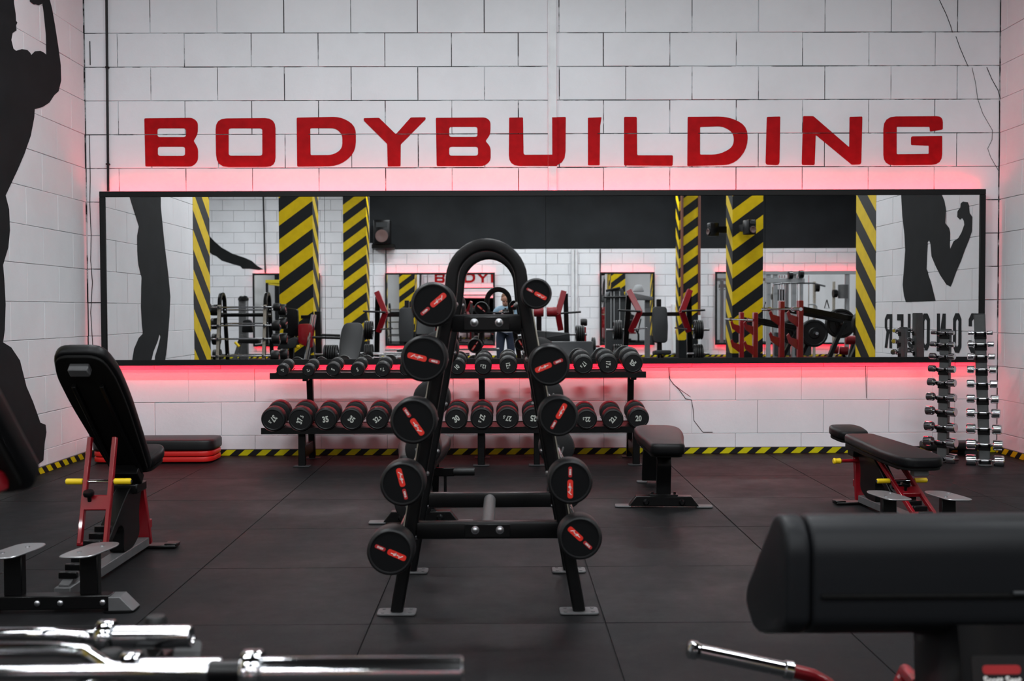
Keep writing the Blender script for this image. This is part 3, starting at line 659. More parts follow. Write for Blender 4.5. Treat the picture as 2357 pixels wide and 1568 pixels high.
# ================================================================== BARBELL RACK IN THE MIDDLE
RX, RYF, RYR = -0.075, 4.66, 5.40
def half(z): return 0.398 - (0.398 - 0.142) * (z - 0.03) / 1.45
TUBE = rounded([(-0.0275, -0.030), (0.0275, -0.030), (0.0275, 0.030), (-0.0275, 0.030)], 0.012, 3)
rk = thing('barbell_rack', 'tall black A-frame rack with two arched tops holding fixed barbells, standing mid floor', 'rack', (RX, (RYF + RYR) / 2, 0))
zt = 1.478; R_ = 0.142
for y in (RYF, RYR):
    path = [(RX - half(z), y, z) for z in (0.012, 0.3, 0.6, 0.9, 1.2, 1.38)]
    # arch leaves the legs at their slope and closes in a half circle
    for k in range(0, 19):
        a = PI - PI * k / 18; path.append((RX + R_ * math.cos(a) * (1 + 0.06 * (1 - math.sin(a))), y, zt + (R_ + 0.0) * math.sin(a)))
    path += [(RX + half(z), y, z) for z in (1.38, 1.2, 0.9, 0.6, 0.3, 0.012)]
    MB().sweep(path, TUBE, (0, 1, 0)).build('arched_frame', 'black_metal', rk)
    for z, hgt in ((1.277, 0.075), (0.370, 0.074)):
        hw = half(z) - 0.026
        MB().box((RX, y, z), (2 * hw, 0.055, hgt), None, 0.008, 2).build('crossbar', 'black_metal', rk)
        s = -1 if y == RYF else 1
        MB().box((RX, y + s * 0.029, z), (0.20 if y == RYF else 0.16, 0.006, 0.058), None, 0.003).build('joint_plate', 'black_metal', rk)
        for dx in (-0.054, 0.054):
            b_ = MB(); q = (RX + dx, y + s * 0.031, z + 0.004); b_.lathe([(0, 0.018), (0.003, 0.018), (0.004, 0.0125), (0.009, 0.0115), (0.012, 0.007), (0.0125, 0.0)], q, (0, s, 0), 12); b_.build('bolt', 'steel_bolt', rk)
    for s in (-1, 1):
        x = RX + s * half(0.012)
        f = MB(); f.prism(rounded([(-0.085, -0.05), (0.085, -0.05), (0.085, 0.05), (-0.085, 0.05)], 0.018, 3), (x, y, 0.0065), (1, 0, 0), (0, 1, 0), 0.009, 0.002)
        for dx, dy in ((-0.06, -0.03), (0.06, -0.03), (-0.06, 0.03), (0.06, 0.03)): f.cyl((x + dx, y + dy, 0.01), (x + dx, y + dy, 0.0135), 0.008, seg=8)
        f.build('foot_plate', 'grey_metal', rk)
for z, r in ((0.372, 0.030), (1.277, 0.030)):
    MB().cyl((RX, RYF + 0.027, z), (RX, RYR - 0.027, z), r, seg=18).build('spacer_tube', 'grey_metal' if z < 1 else 'black_metal', rk)
# outward rails with hooks
BARS = [(-1, 1000, 701, 52, '45KG', 40, 1), (-1, 979.3, 826, 54, '40KG', -14, 0), (-1, 955, 970, 54, '50KG', -55, 1), (-1, 930, 1115, 52.5, '55KG', -76, 0), (-1, 898, 1272, 55, '60KG', -24, 1),
        (1, 1229, 676, 36, '15KG', -28, 1), (1, 1259, 841, 48.5, '20KG', 22, 0), (1, 1279, 959, 47, '25KG', 60, 1), (1, 1309, 1111, 52, '35KG', 90, 0), (1, 1331, 1240, 51, '30KG', -43, 0)]
BY = 4.40
def bpos(s, px, py):
    p = at(px, py, BY); m_ = half(p.z) + 0.054
    return Vector((RX + s * max(m_, abs(p.x - RX)), p.y, p.z))
BX = [(s, bpos(s, px, py), r * BY / FPX, wt, deg, fl) for s, px, py, r, wt, deg, fl in BARS]
for s in (-1, 1):
    for y in (RYF, RYR):
        q0, q1 = (RX + s * (half(0.24) + 0.0315), y, 0.24), (RX + s * (half(1.44) + 0.0315), y, 1.44)
        MB().beam(q0, q1, 0.006, 0.050, (0, 1, 0), 0.002).build('hook_rail', 'rail_metal', rk)
        for s2, p, r, wt, deg, fl in BX:
            if s2 != s: continue
            h = MB(); x0 = RX + s * (half(p.z) + 0.034)
            h.sweep([(x0, y, p.z + 0.012), (x0 + s * 0.001, y, p.z - 0.016), (p.x - s * 0.004, y, p.z - 0.024), (p.x + s * 0.014, y, p.z - 0.022), (p.x + s * 0.027, y, p.z + 0.018)], [(-0.003, -0.016), (0.003, -0.016), (0.003, 0.016), (-0.003, 0.016)], (0, 1, 0)); h.build('hook', 'grey_metal', rk)
        for z in (0.34, 0.62, 0.86, 1.12, 1.36):
            x = RX + s * (half(z) - 0.030); MB().lathe([(0, 0.011), (0.005, 0.010), (0.008, 0.006), (0.0085, 0)], (x, y - 0.012, z), (-s, -0.5, 0), 10).build('bolt', 'steel_bolt', rk)
def pill(L, wd): return rounded([(-L / 2, -wd / 2), (L / 2, -wd / 2), (L / 2, wd / 2), (-L / 2, wd / 2)], wd * 0.5, 5)
SCRIPT = [(-0.50, -0.18), (-0.34, 0.10), (-0.22, 0.34), (-0.24, -0.02), (-0.14, 0.10), (-0.09, -0.08), (-0.02, 0.06), (0.02, -0.10), (0.08, 0.10), (0.06, -0.28), (0.13, 0.20), (0.22, 0.26), (0.17, -0.20), (0.24, 0.12), (0.20, 0.05), (0.50, 0.06)]
LAB = {}
def labels_for(wt, r):
    key = (wt, round(r, 3))
    if key not in LAB:
        big = flat([pill(r * 0.84, r * 0.25)], 'brand_label', 0.0008); small = flat([pill(r * 0.48, r * 0.16)], 'weight_label', 0.0008)
        o = MB().sweep([(x * r * 0.52, z * r * 0.30, 0) for x, z in SCRIPT], [(-0.0011 * r / 0.09, -0.0004), (0.0011 * r / 0.09, -0.0004), (0.0011 * r / 0.09, 0.0004), (-0.0011 * r / 0.09, 0.0004)], (0, 0, 1)).build('script', 'label_white')
        sm = o.data; bpy.data.objects.remove(o)
        LAB[key] = (big, small, sm, text(wt, r * 0.115, 0.02, 1.0))
    return LAB[key]
def barbell(s, p, r, wt, deg, flip, label, group):
    """fixed barbell along +Y, near face at p"""
    L = 1.245; th = 0.125 + (r - 0.09) * 0.3
    b_ = thing('fixed_barbell', label, 'barbell', p, 0, group)
    def head(y, sg):
        c = 0.014; R = r
        o = MB().lathe([(0.006, 0.0), (0.006, R * 0.83), (0.0, R * 0.86), (0.0, R * 0.90), (c * 0.35, R - c * 0.35), (c, R), (th - c, R), (th - c * 0.3, R - c * 0.4), (th, R * 0.80), (th, 0.0)], (0, 0, 0), (0, 1, 0), 40).build('head', 'rubber', None)
        o.parent = b_; o.matrix_basis = Matrix.Translation((0, y, 0)) @ Matrix.Rotation(0 if sg > 0 else PI, 4, 'Z'); return o
    for y, sg in ((0, 1), (L, -1)):
        h = head(y, sg)
        d = MB().lathe([(0.0045, 0.0), (0.0045, r * 0.825), (0.0075, r * 0.825)], (0, 0, 0), (0, 1, 0), 36).build('end_face', 'rubber_face', None); d.parent = h
        big, small, scr, tx = labels_for(wt, r)
        A = Matrix.Rotation(-D(deg), 4, 'Y')
        k = -1 if flip else 1
        for me, nm, mat, dx, dy in ((big, 'brand_label', 'label_red', -0.30 * k, 0.0042), (small, 'weight_label', 'label_dark_red', 0.46 * k, 0.0042), (scr, 'brand_script', 'label_white', -0.30 * k, 0.0034), (tx, 'weight_text', 'label_white', 0.46 * k, 0.0034)):
            put(me, nm, mat, h, A @ Matrix.Translation((dx * r, dy, 0)) @ (Matrix.Rotation(PI, 4, 'Y') if flip else Matrix.Identity(4)) @ Matrix.Rotation(PI / 2, 4, 'X'))
    g_ = MB().lathe([(th - 0.003, 0.017), (th + 0.03, 0.017), (th + 0.035, 0.0135), (L - th - 0.035, 0.0135), (L - th - 0.03, 0.017), (L - th + 0.003, 0.017)], (0, 0, 0), (0, 1, 0), 16).build('shaft', 'chrome_worn', b_, local=True)
    return b_
LEVEL = ['topmost', 'second from the top', 'middle', 'fourth from the top', 'lowest']
SIDE = {-1: 'red step side', 1: 'flat bench side'}
bars = []
for i, (s, p, r, wt, deg, fl) in enumerate(BX):
    bars.append(barbell(s, p, r, wt, deg, fl, 'black fixed barbell, %s on the %s of the arched rack' % (LEVEL[i % 5], SIDE[s]), 'fixed barbells on the arched rack'))
# the second rack, seen in the mirror, turned a quarter turn
M2 = TR((-4.23, 2.05, 0), PI / 2) @ TR((RX, (RYF + RYR) / 2, 0)).inverted()
def dup_deep(o, M, label, group=None): return dup(o, M @ o.matrix_basis, label, group)
bpy.context.view_layer.update()
dup_deep(rk, M2, 'reflected second arched barbell rack beside the striped pillar, seen from its flank')
for i, b_ in enumerate(bars):
    dup_deep(b_, M2, 'reflected fixed barbell, %s on the %s of the second arched rack' % (LEVEL[i % 5], 'mirror side' if i >= 5 else 'pillar side'), 'fixed barbells on the reflected rack')

# ================================================================== BENCHES
def pad_mesh(out, th, bev=0.022): return out
def cushion(mb_, out, org, u, v, th, bev=0.02): mb_.prism(out, org, u, v, th, bev, 3); return mb_
def adjustable(label, loc, rz, ang, sup_top, sup_bot, pivot=(0.98, 0.44), Lp=1.0, seat_up=12, fy=0.12, beam0=0.06):
    t = thing('adjustable_bench', label, 'bench', loc, rz)
    B = lambda m_, n_, mat: m_.build(n_, mat, t, local=True)
    a = D(ang); dv = Vector((0, -math.cos(a), math.sin(a))); nv = Vector((0, math.sin(a), math.cos(a)))
    pv = Vector((0, pivot[0], pivot[1]))
    # back pad: cushion over a board
    prof = [(-0.105, 0), (0.105, 0), (0.125, 0.25), (0.150, 0.62), (0.150, 0.86), (0.115, Lp), (-0.115, Lp), (-0.150, 0.86), (-0.150, 0.62), (-0.125, 0.25)]
    out = rounded(prof, [0.05, 0.05, 0.1, 0.1, 0.12, 0.09, 0.09, 0.12, 0.1, 0.1], 5)
    B(MB().prism(out, pv + nv * 0.055, (-1, 0, 0), dv, 0.062, 0.018, 3), 'back_pad', 'vinyl')
    out2 = [(x * 0.93, 0.02 + y * 0.965) for x, y in out]
    B(MB().prism(out2, pv + nv * 0.016, (-1, 0, 0), dv, 0.018, 0.003), 'pad_board', 'vinyl_board')
    R = Matrix((Vector((1, 0, 0)), -dv, nv)).transposed()
    bx = MB(); bx.box(pv + dv * (Lp - 0.085) - nv * 0.012, (0.095, 0.05, 0.045), R, 0.004); B(bx, 'stop_block', 'grey_metal')
    m_ = MB()
    for s in (-1, 1):
        m_.box(pv + dv * 0.42 - nv * 0.006 + Vector((s * 0.068, 0, 0)), (0.020, 0.74, 0.028), R, 0.003)
    m_.box(pv + dv * 0.06 - nv * 0.03, (0.15, 0.10, 0.06), R, 0.004); B(m_, 'pad_rails', 'black_metal')
    # seat
    sa = D(seat_up); sd = Vector((0, math.cos(sa), math.sin(sa))); sn = Vector((0, -math.sin(sa), math.cos(sa))); so = pv + Vector((0, 0.03, 0.01))
    B(MB().prism(rounded([(-0.10, 0), (0.10, 0), (0.12, 0.18), (0.09, 0.27), (-0.09, 0.27), (-0.12, 0.18)], 0.06, 4), so + sn * 0.05, (1, 0, 0), sd, 0.062, 0.018, 3), 'seat_pad', 'vinyl')
    B(MB().prism(rounded([(-0.09, 0.01), (0.09, 0.01), (0.11, 0.18), (0.08, 0.255), (-0.08, 0.255), (-0.11, 0.18)], 0.05, 3), so + sn * 0.010, (1, 0, 0), sd, 0.018), 'seat_board', 'vinyl_board')
    # base beam, post, foot
    m_ = MB(); m_.beam((0, beam0, 0.045), (0, 1.03 + fy, 0.045), 0.075, 0.05); B(m_, 'base_beam', 'grey_metal')
    yz = lambda pts: [(y, z) for y, z in pts]
    post = [(0.74, 0.07), (0.90, 0.07), (1.00, 0.12), (0.99, 0.26), (1.06, 0.40), (0.86, 0.40), (0.76, 0.34), (0.50, 0.155), (0.52, 0.125), (0.70, 0.23), (0.76, 0.20)]
    B(MB().prism(rounded(post, 0.04, 3), (0, 0, 0), (0, 1, 0), (0, 0, 1), 0.075, 0.004), 'post', 'black_metal')
    B(MB().box((0, pivot[0] - 0.02, 0.385), (0.13, 0.16, 0.05), None, 0.006), 'pivot_bracket', 'black_metal')
    m_ = MB(); m_.beam((0, 1.06 + fy, 0.03), (0, 1.10 - fy * 0.3, 0.39), 0.085, 0.03, (0, 1, 0)); m_.box((0, 1.10 + fy * 0.7, 0.14), (0.075, 0.04, 0.05), None, 0.004); B(m_, 'front_strut', 'red_frame')
    m_ = MB(); m_.box((0, 1.08 + fy, 0.012), (0.36, 0.09, 0.016), None, 0.004)
    for s in (-1, 1): m_.box((s * 0.15, 1.08 + fy, 0.024), (0.07, 0.08, 0.012), None, 0.004)
    B(m_, 'foot', 'black_metal')
    m_ = MB()
    m_.cyl((-0.14, 1.065, 0.30), (-0.03, 1.065, 0.30), 0.012, seg=10); B(m_, 'seat_pin', 'red_frame')
    m_ = MB(); m_.lathe([(0, 0.010), (0.01, 0.020), (0.035, 0.017), (0.05, 0.022), (0.058, 0.016), (0.058, 0)], (-0.14, 1.065, 0.30), (-1, 0, 0), 12); B(m_, 'pin_knob', 'yellow_grip')
    # toothed rail
    r0, r1 = Vector((0, beam0 + 0.02, 0.065)), Vector((0, 0.60, 0.215))
    B(MB().beam(r0, r1, 0.05, 0.03), 'notch_rail', 'grey_metal')
    for k in range(7):
        q = r0.lerp(r1, 0.10 + k * 0.14); m_ = MB(); m_.box(q + Vector((0, 0, 0.030)), (0.085, 0.022, 0.030), None, 0.003); B(m_, 'notch', 'black_gloss')
    m_ = MB(); m_.box((0, beam0 + 0.05, 0.011), (0.22, 0.09, 0.014), None, 0.003); B(m_, 'rear_foot', 'black_metal')
    # red support with the yellow gripped handle
    T, Bq = Vector((0, *sup_top)), Vector((0, *sup_bot))
    for s in (-1, 1):
        B(MB().beam(Bq + Vector((s * 0.064, 0, 0)), T + Vector((s * 0.062, 0, 0)), 0.022, 0.030, (0, 1, 0), 0.003), 'support_arm', 'red_frame')
    q = Bq.lerp(T, 0.38); ax = (T - Bq).normalized()
    Rr = Matrix((Vector((1, 0, 0)), ax, Vector((1, 0, 0)).cross(ax))).transposed()
    B(MB().box(q, (0.15, 0.075, 0.030), Rr, 0.004), 'support_plate', 'red_frame')
    B(MB().lathe([(0, 0.010), (0.03, 0.010), (0.032, 0.025), (0.045, 0.028), (0.055, 0.024), (0.056, 0)], q + Vector((-0.03, -0.01, 0.01)), Vector((0, -0.3, 1)), 14), 'knob', 'black_gloss')
    q = Bq.lerp(T, 0.58)
    B(MB().cyl(q + Vector((-0.165, 0, 0)), q + Vector((0.165, 0, 0)), 0.009, seg=10), 'handle_rod', 'chrome')
    for s in (-1, 1): B(MB().cyl(q + Vector((s * 0.078, 0, 0)), q + Vector((s * 0.162, 0, 0)), 0.0155, seg=14, ch=0.004), 'handle_grip', 'yellow_grip')
    B(MB().cyl(Bq + Vector((-0.075, 0, 0)), Bq + Vector((0.075, 0, 0)), 0.011, seg=10), 'support_pin', 'red_frame')
    return t
adjustable('adjustable bench with its back pad raised and red support arms, near the step platform', (-2.03, 4.80, 0), D(0), 43, (0.58, 0.70), (0.43, 0.19))
adjustable('adjustable bench set flat with red supports and yellow grips, beside the chrome dumbbell towers', (2.52, 6.16, 0), D(4.5), -2, (0.66, 0.37), (0.16, 0.11), Lp=1.0, pivot=(1.13, 0.395), seat_up=6, fy=0.0)

def flat_bench(label, loc, rz, extra=False):
    t = thing('flat_bench', label, 'bench', loc, rz)
    B = lambda m_, n_, mat: m_.build(n_, mat, t, local=True)
    out = rounded([(-0.110, -0.36), (0.110, -0.36), (0.125, -0.10), (0.165, 0.28), (0.172, 0.62), (0.13, 0.80), (-0.13, 0.80), (-0.172, 0.62), (-0.165, 0.28), (-0.125, -0.10)], [0.06, 0.06, 0.12, 0.14, 0.12, 0.09, 0.09, 0.12, 0.14, 0.12], 5)
    B(MB().prism(out, (0, 0, 0.435), (1, 0, 0), (0, 1, 0), 0.075, 0.022, 3), 'seat_pad', 'vinyl')
    B(MB().prism([(x * 0.9, 0.02 + y * 0.93) for x, y in out], (0, 0, 0.389), (1, 0, 0), (0, 1, 0), 0.018), 'pad_board', 'vinyl_board')
    # bowed front post, broad face to the room
    path = [(0, 0.0, 0.075), (0, -0.005, 0.16), (0, -0.03, 0.24), (0, -0.045, 0.29), (0, -0.03, 0.34), (0, 0.03, 0.375), (0, 0.15, 0.372)]
    sm = []
    for a_, b_ in zip(path, path[1:]):
        for k in range(3): sm.append(Vector(a_).lerp(Vector(b_), k / 3))
    sm.append(Vector(path[-1]))
    B(MB().sweep(sm, rounded([(-0.048, -0.022), (0.048, -0.022), (0.048, 0.022), (-0.048, 0.022)], 0.006, 2), (0, 1, 0.3)), 'front_post', 'black_metal')
    B(MB().beam((0, 0.10, 0.362), (0, 0.98, 0.362), 0.075, 0.038), 'spine', 'black_metal')
    B(MB().beam((0, 0.98, 0.375), (-0.01, 1.03, 0.02), 0.15, 0.05, (0, 1, 0)), 'rear_post', 'black_metal')
    base = [(-0.235, 0.012), (0.235, 0.012), (0.185, 0.078), (-0.185, 0.078)]
    B(MB().prism(base, (0, 0, 0), (1, 0, 0), (0, 0, 1), 0.075, 0.004), 'base_beam', 'black_metal')
    for s in (-1, 1):
        B(MB().prism(rounded([(-0.055, -0.045), (0.055, -0.045), (0.055, 0.045), (-0.055, 0.045)], 0.018, 3), (s * 0.272, 0.0, 0.0075), (1, 0, 0), (0, 1, 0), 0.010, 0.002), 'foot_plate', 'grey_metal')
        B(MB().lathe([(0, 0.02), (0.012, 0.022), (0.02, 0.016), (0.03, 0.012), (0.03, 0)], (s * 0.12, -0.037, 0.04), (0, -1, 0), 10), 'levelling_bolt', 'black_gloss')
        B(MB().prism(rounded([(-0.04, -0.035), (0.04, -0.035), (0.04, 0.035), (-0.04, 0.035)], 0.012, 2), (s * 0.085, 1.03, 0.0075), (1, 0, 0), (0, 1, 0), 0.010, 0.002), 'foot_plate', 'grey_metal')
    m_ = MB(); m_.box((0, 0.0, 0.084), (0.19, 0.07, 0.010), None, 0.003); m_.box((0.075, 0.0, 0.097), (0.016, 0.02, 0.018), None, 0.002); m_.box((-0.075, 0, 0.096), (0.016, 0.02, 0.016), None, 0.002); B(m_, 'clamp_plate', 'black_metal')
    if extra:
        B(MB().beam((0.14, 0.34, 0.26), (0.14, 0.34, 0.05), 0.020, 0.03, (0, 1, 0)), 'grip_bracket', 'black_metal')
        B(MB().beam((0.02, 0.34, 0.27), (0.20, 0.34, 0.27), 0.04, 0.055), 'grip_socket', 'black_metal')
        B(MB().cyl((0.19, 0.34, 0.27), (0.335, 0.34, 0.27), 0.027, seg=14, ch=0.004), 'grip', 'rubber')
        B(MB().beam((0, 0.34, 0.05), (0.14, 0.34, 0.05), 0.03, 0.03), 'grip_foot', 'black_metal')
        B(MB().beam((0, -0.02, 0.05), (0, 1.0, 0.05), 0.05, 0.04), 'lower_beam', 'black_metal')
    return t
flat_bench('black flat bench with a hourglass pad in front of the two tier dumbbell rack', (1.075, 7.16, 0), D(-4))
flat_bench('black flat bench half hidden behind the arched barbell rack, with a side grip', (-0.525, 6.66, 0), D(1), True)

# ================================================================== FOOTREST STANDS
def footrest(label, loc, rz, mirror=1):
    t = thing('footrest_stand', label, 'foot stand', loc, rz)
    B = lambda m_, n_, mat: m_.build(n_, mat, t, local=True)
    B(MB().beam((-0.265, 0, 0.045), (0.265, 0, 0.045), 0.075, 0.060), 'base_beam', 'black_metal')
    for s in (-1, 1):
        B(MB().box((s * 0.166, 0.012, 0.168), (0.080, 0.05, 0.19), None, 0.004), 'post', 'black_metal')
        out = rounded([(mirror * x, y) for x, y in ((-0.095, -0.15), (0.045, -0.15), (0.095, 0.08), (0.08, 0.15), (-0.035, 0.15), (-0.09, -0.07))], 0.05, 4)
        f = MB().prism(out, (s * 0.166, 0.02, 0.267), (1, 0, 0), (0, 1, 0), 0.007, 0.002); f = B(f, 'footrest', 'tread_plate')
        for dx, dy in ((-0.03, -0.06), (0.03, 0.06)): MB().cyl((s * 0.166 + dx, 0.02 + dy, 0.270), (s * 0.166 + dx, 0.02 + dy, 0.276), 0.010, seg=10).build('screw', 'steel_bolt', f, local=True)
        m_ = MB(); m_.prism([(0, 0), (0.11, 0), (0.05, 0.062), (0, 0.062)], (s * 0.262, 0, 0.008), (s, 0, 0), (0, 0, 1), 0.10, 0.003); B(m_, 'end_foot', 'grey_metal')
        B(MB().prism(rounded([(-0.07, -0.06), (0.07, -0.06), (0.07, 0.06), (-0.07, 0.06)], 0.03, 3), (s * 0.305, 0, 0.0055), (1, 0, 0), (0, 1, 0), 0.008), 'sole', 'black_metal')
        for dx in (0.05, 0.235): B(MB().lathe([(0, 0.014), (0.006, 0.013), (0.010, 0.007), (0.0105, 0)], (s * dx, -0.037, 0.045), (0, -1, 0), 10), 'bolt', 'steel_bolt')
    return t
footrest('low black stand with two silver tread plate footrests, in front of the tilted red bench', (-2.02, 4.73, 0), D(2))
footrest('low black stand with two silver tread plate footrests, beyond the wide arm pad', (2.36, 6.02, 0), D(-3), -1)

# ================================================================== STEP PLATFORMS
t = thing('step_platform', 'red and black aerobic step lying against the wall behind the tilted bench', 'step', (-3.10, 9.53, 0))
for z in (0.012, 0.062):
    MB().prism(rounded([(-0.53, -0.20), (0.53, -0.20), (0.53, 0.20), (-0.53, 0.20)], 0.12, 5), (-3.10, 9.53, z + 0.022), (1, 0, 0), (0, 1, 0), 0.044, 0.008, 2).build('riser', 'red_plastic', t)
MB().prism(rounded([(-0.54, -0.205), (0.54, -0.205), (0.54, 0.205), (-0.54, 0.205)], 0.12, 5), (-3.10, 9.53, 0.158), (1, 0, 0), (0, 1, 0), 0.098, 0.022, 3).build('top', 'rubber', t)
t = thing('step_platform', 'low black step pushed between the two chrome dumbbell towers', 'step', (4.10, 9.70, 0))
MB().prism(rounded([(-0.27, -0.10), (0.27, -0.10), (0.27, 0.10), (-0.27, 0.10)], 0.05, 4), (4.10, 9.70, 0.085), (1, 0, 0), (0, 1, 0), 0.07, 0.02, 2).build('top', 'rubber', t)
for s in (-1, 1): MB().box((4.10 + s * 0.15, 9.70, 0.026), (0.12, 0.16, 0.048), None, 0.006).build('riser', 'dark_grey', t)

# ================================================================== CHROME DUMBBELL TOWERS
def tower(pxs, ys, ends, top, base, yaw, post_w, label, gl):
    """post leaning back from base (Y, Z = 0) to top; dumbbells at the photographed heights"""
    t = thing('dumbbell_tower', label, 'rack', (base[0], base[1], 0), yaw)
    b0, b1 = Vector((base[0], base[1], 0.012)), Vector((top[0], top[1], top[2]))
    ax = (b1 - b0).normalized(); side = Vector((math.cos(yaw), math.sin(yaw), 0)); fr = ax.cross(side) * -1
    fr = side.cross(ax)                                   # away from the room
    if fr.y > 0: fr = -fr
    sec = rounded([(-post_w / 2, -0.03), (post_w / 2, -0.03), (post_w / 2, 0.03), (-post_w / 2, 0.03)], 0.014, 3)
    MB().sweep([b0, b0.lerp(b1, 0.5), b1], sec, fr).build('post', 'tower_grey', t)
    MB().prism(rounded([(-post_w / 2 + 0.002, -0.028), (post_w / 2 - 0.002, -0.028), (post_w / 2 - 0.002, 0.028), (-post_w / 2 + 0.002, 0.028)], 0.012, 3), b1 + ax * 0.004, side, fr, 0.010, 0.002).build('post_cap', 'dark_grey', t)
    f = MB(); f.prism(rounded([(-0.056, -0.13), (0.056, -0.13), (0.056, 0.16), (-0.056, 0.16)], 0.05, 5), (base[0], base[1], 0.006), side, Vector((-math.sin(yaw), math.cos(yaw), 0)), 0.010, 0.003); f.build('base_plate', 'tower_grey', t)
    n = len(ys)
    for i, py in enumerate(ys):
        # height on the leaning post
        lo, hi = 0.0, 1.0
        for _ in range(30):
            mid = (lo + hi) / 2; q = b0.lerp(b1, mid); z_img = at(1200, py, q.y).z + (q.x) * 0.0
            z_img = at(1160 + q.x * FPX / q.y, py, q.y).z
            if q.z < z_img: lo = mid
            else: hi = mid
        q = b0.lerp(b1, lo); Lh = ends[0] + (ends[1] - ends[0]) * i / (n - 1); r = 0.0185 + (0.048 - 0.0185) * (i / (n - 1)) ** 0.8
        th = 0.046 + 0.036 * i / (n - 1); c = q + fr * 0.055
        cr = MB()
        for s in (-1, 1):
            cr.sweep([q + side * s * post_w * 0.42 + fr * 0.028 - ax * 0.030, q + side * s * post_w * 0.42 + fr * 0.050 - ax * 0.026, q + side * s * post_w * 0.42 + fr * 0.068 - ax * 0.016, q + side * s * post_w * 0.42 + fr * 0.076 + ax * 0.006], [(-0.003, -0.008), (0.003, -0.008), (0.003, 0.008), (-0.003, 0.008)], side)
        cr.box(q - ax * 0.034 + fr * 0.020, (post_w * 1.08, 0.03, 0.040), Matrix((side, -fr, ax)).transposed(), 0.003)
        cr.build('cradle', 'black_metal', t)
        d = thing('chrome_dumbbell', 'chrome dumbbell, %s on the %s' % (gl[1][i], gl[0]), 'dumbbell', c, 0, 'chrome dumbbells on the %s' % gl[0])
        for s in (-1, 1):
            e = min(0.008, r * 0.2)
            MB().lathe([(0, 0), (0, r - e), (e, r), (th - e, r), (th, r - e), (th, 0)], c + side * s * (Lh / 2 - th), side * s, 24).build('head', 'chrome', d)
        hl = Lh / 2 - th
        MB().lathe([(0, 0.0085), (0.012, 0.0085), (0.016, 0.012), (hl - 0.02, 0.0135), (hl, 0.0145), (hl + 0.02, 0.0135), (2 * hl - 0.016, 0.012), (2 * hl - 0.012, 0.0085), (2 * hl, 0.0085)], c - side * hl, side, 14).build('handle', 'chrome_worn', d)
    return t
WH = ['topmost', 'second from the top', 'third from the top', 'fourth from the top', 'fifth from the top', 'sixth from the top', 'fourth from the bottom', 'third from the bottom', 'second from the bottom', 'lowest']
tower(None, [766, 792.7, 820, 849, 880, 913.6, 945.8, 981.5, 1016.6, 1053], (0.205, 0.305), (3.852, 9.245, 1.15), (3.835, 9.25), D(-50), 0.088, 'shorter grey tower of chrome dumbbells, beside the black step and farther from the wall corner', ('shorter tower', WH))
tower(None, [766, 792, 820, 850, 882.6, 917, 949.6, 986, 1022, 1058.6], (0.195, 0.300), (4.06, 9.06, 1.285), (4.112, 9.05), D(-22), 0.09, 'taller grey tower of chrome dumbbells in the wall corner', ('taller tower', WH))

# ================================================================== FOREGROUND: ARM CURL BENCH
PX0, PX1 = 0.655, 1.41
t = thing('arm_curl_bench', 'wide black padded arm curl bench with a chrome and red lever, close to the camera', 'bench', (1.03, 2.65, 0))
sec = rounded([(2.455, 0.785), (2.50, 0.838), (2.575, 0.842), (2.87, 0.585), (2.885, 0.535), (2.80, 0.488), (2.735, 0.492), (2.50, 0.565), (2.455, 0.60)], [0.05, 0.05, 0.06, 0.03, 0.04, 0.04, 0.03, 0.03, 0.02], 5)
def slab(x0, x1, s, bev, name, mat): MB().prism(s, ((x0 + x1) / 2, 0, 0), (0, 1, 0), (0, 0, 1), x1 - x0, bev, 3).build(name, mat, t)
slab(PX0 + 0.062, PX1, sec, 0.014, 'arm_pad', 'vinyl_soft'); slab(PX0, PX0 + 0.060, sec, 0.016, 'end_panel', 'vinyl_soft')
MB().box(((PX0 + PX1) / 2 + 0.02, 2.452, 0.665), (PX1 - PX0 - 0.12, 0.012, 0.012), None, 0.003).build('seam_strip', 'vinyl_board', t)
MB().box((1.33, 2.447, 0.672), (0.30, 0.014, 0.010), None, 0.003).build('edge_rail', 'dark_grey', t)
# post with its label plate
pc = MB(); pc.prism([(2.44, 0.60), (2.72, 0.60), (2.66, 0.02), (2.30, 0.02)], (1.135, 0, 0), (0, 1, 0), (0, 0, 1), 0.175, 0.008, 2); pc.build('post', 'black_gloss', t)
pn = Vector((0, -0.58, 0.14)).normalized(); pu = Vector((0, 0.14, 0.58)).normalized()
def onpost(dx, z): return Vector((1.140 + dx, 2.44 - 0.14 * (0.60 - z) / 0.58, z)) + pn * 0.002
lp = put(flat([rounded([(-0.068, -0.05), (0.068, -0.05), (0.068, 0.05), (-0.068, 0.05)], 0.01, 3)], 'label_plate', 0.0015), 'label_plate', 'label_black', t, WM[t.name].inverted() @ facing(onpost(0, 0.485), pn, pu))
put(flat([pill(0.088, 0.020)], 'brand_mark', 0.001), 'brand_mark', 'label_dark_red', lp, Matrix.Translation((0, 0.019, 0.0014)))
put(text('Scott Seat', 0.023, 0.035, 0.92), 'label_text', 'label_white', lp, Matrix.Translation((0, -0.004, 0.0014)))
MB().lathe([(0, 0.008), (0.03, 0.008), (0.032, 0.014), (0.06, 0.016), (0.066, 0.010), (0.066, 0)], (1.222, 2.50, 0.525), (1, -0.2, 0.25), 16).build('pull_pin', 'chrome', t)
m_ = MB(); m_.beam((1.135, 2.0, 0.03), (1.135, 3.1, 0.03), 0.08, 0.05); m_.beam((0.78, 3.08, 0.03), (1.49, 3.08, 0.03), 0.07, 0.05); m_.beam((0.85, 2.0, 0.03), (1.42, 2.0, 0.03), 0.07, 0.05); m_.build('base_frame', 'black_metal', t)
h0, h1 = at(1580, 1493, 3.0), at(1826, 1545, 3.0)
hv = (h1 - h0).normalized(); L = (h1 - h0).length
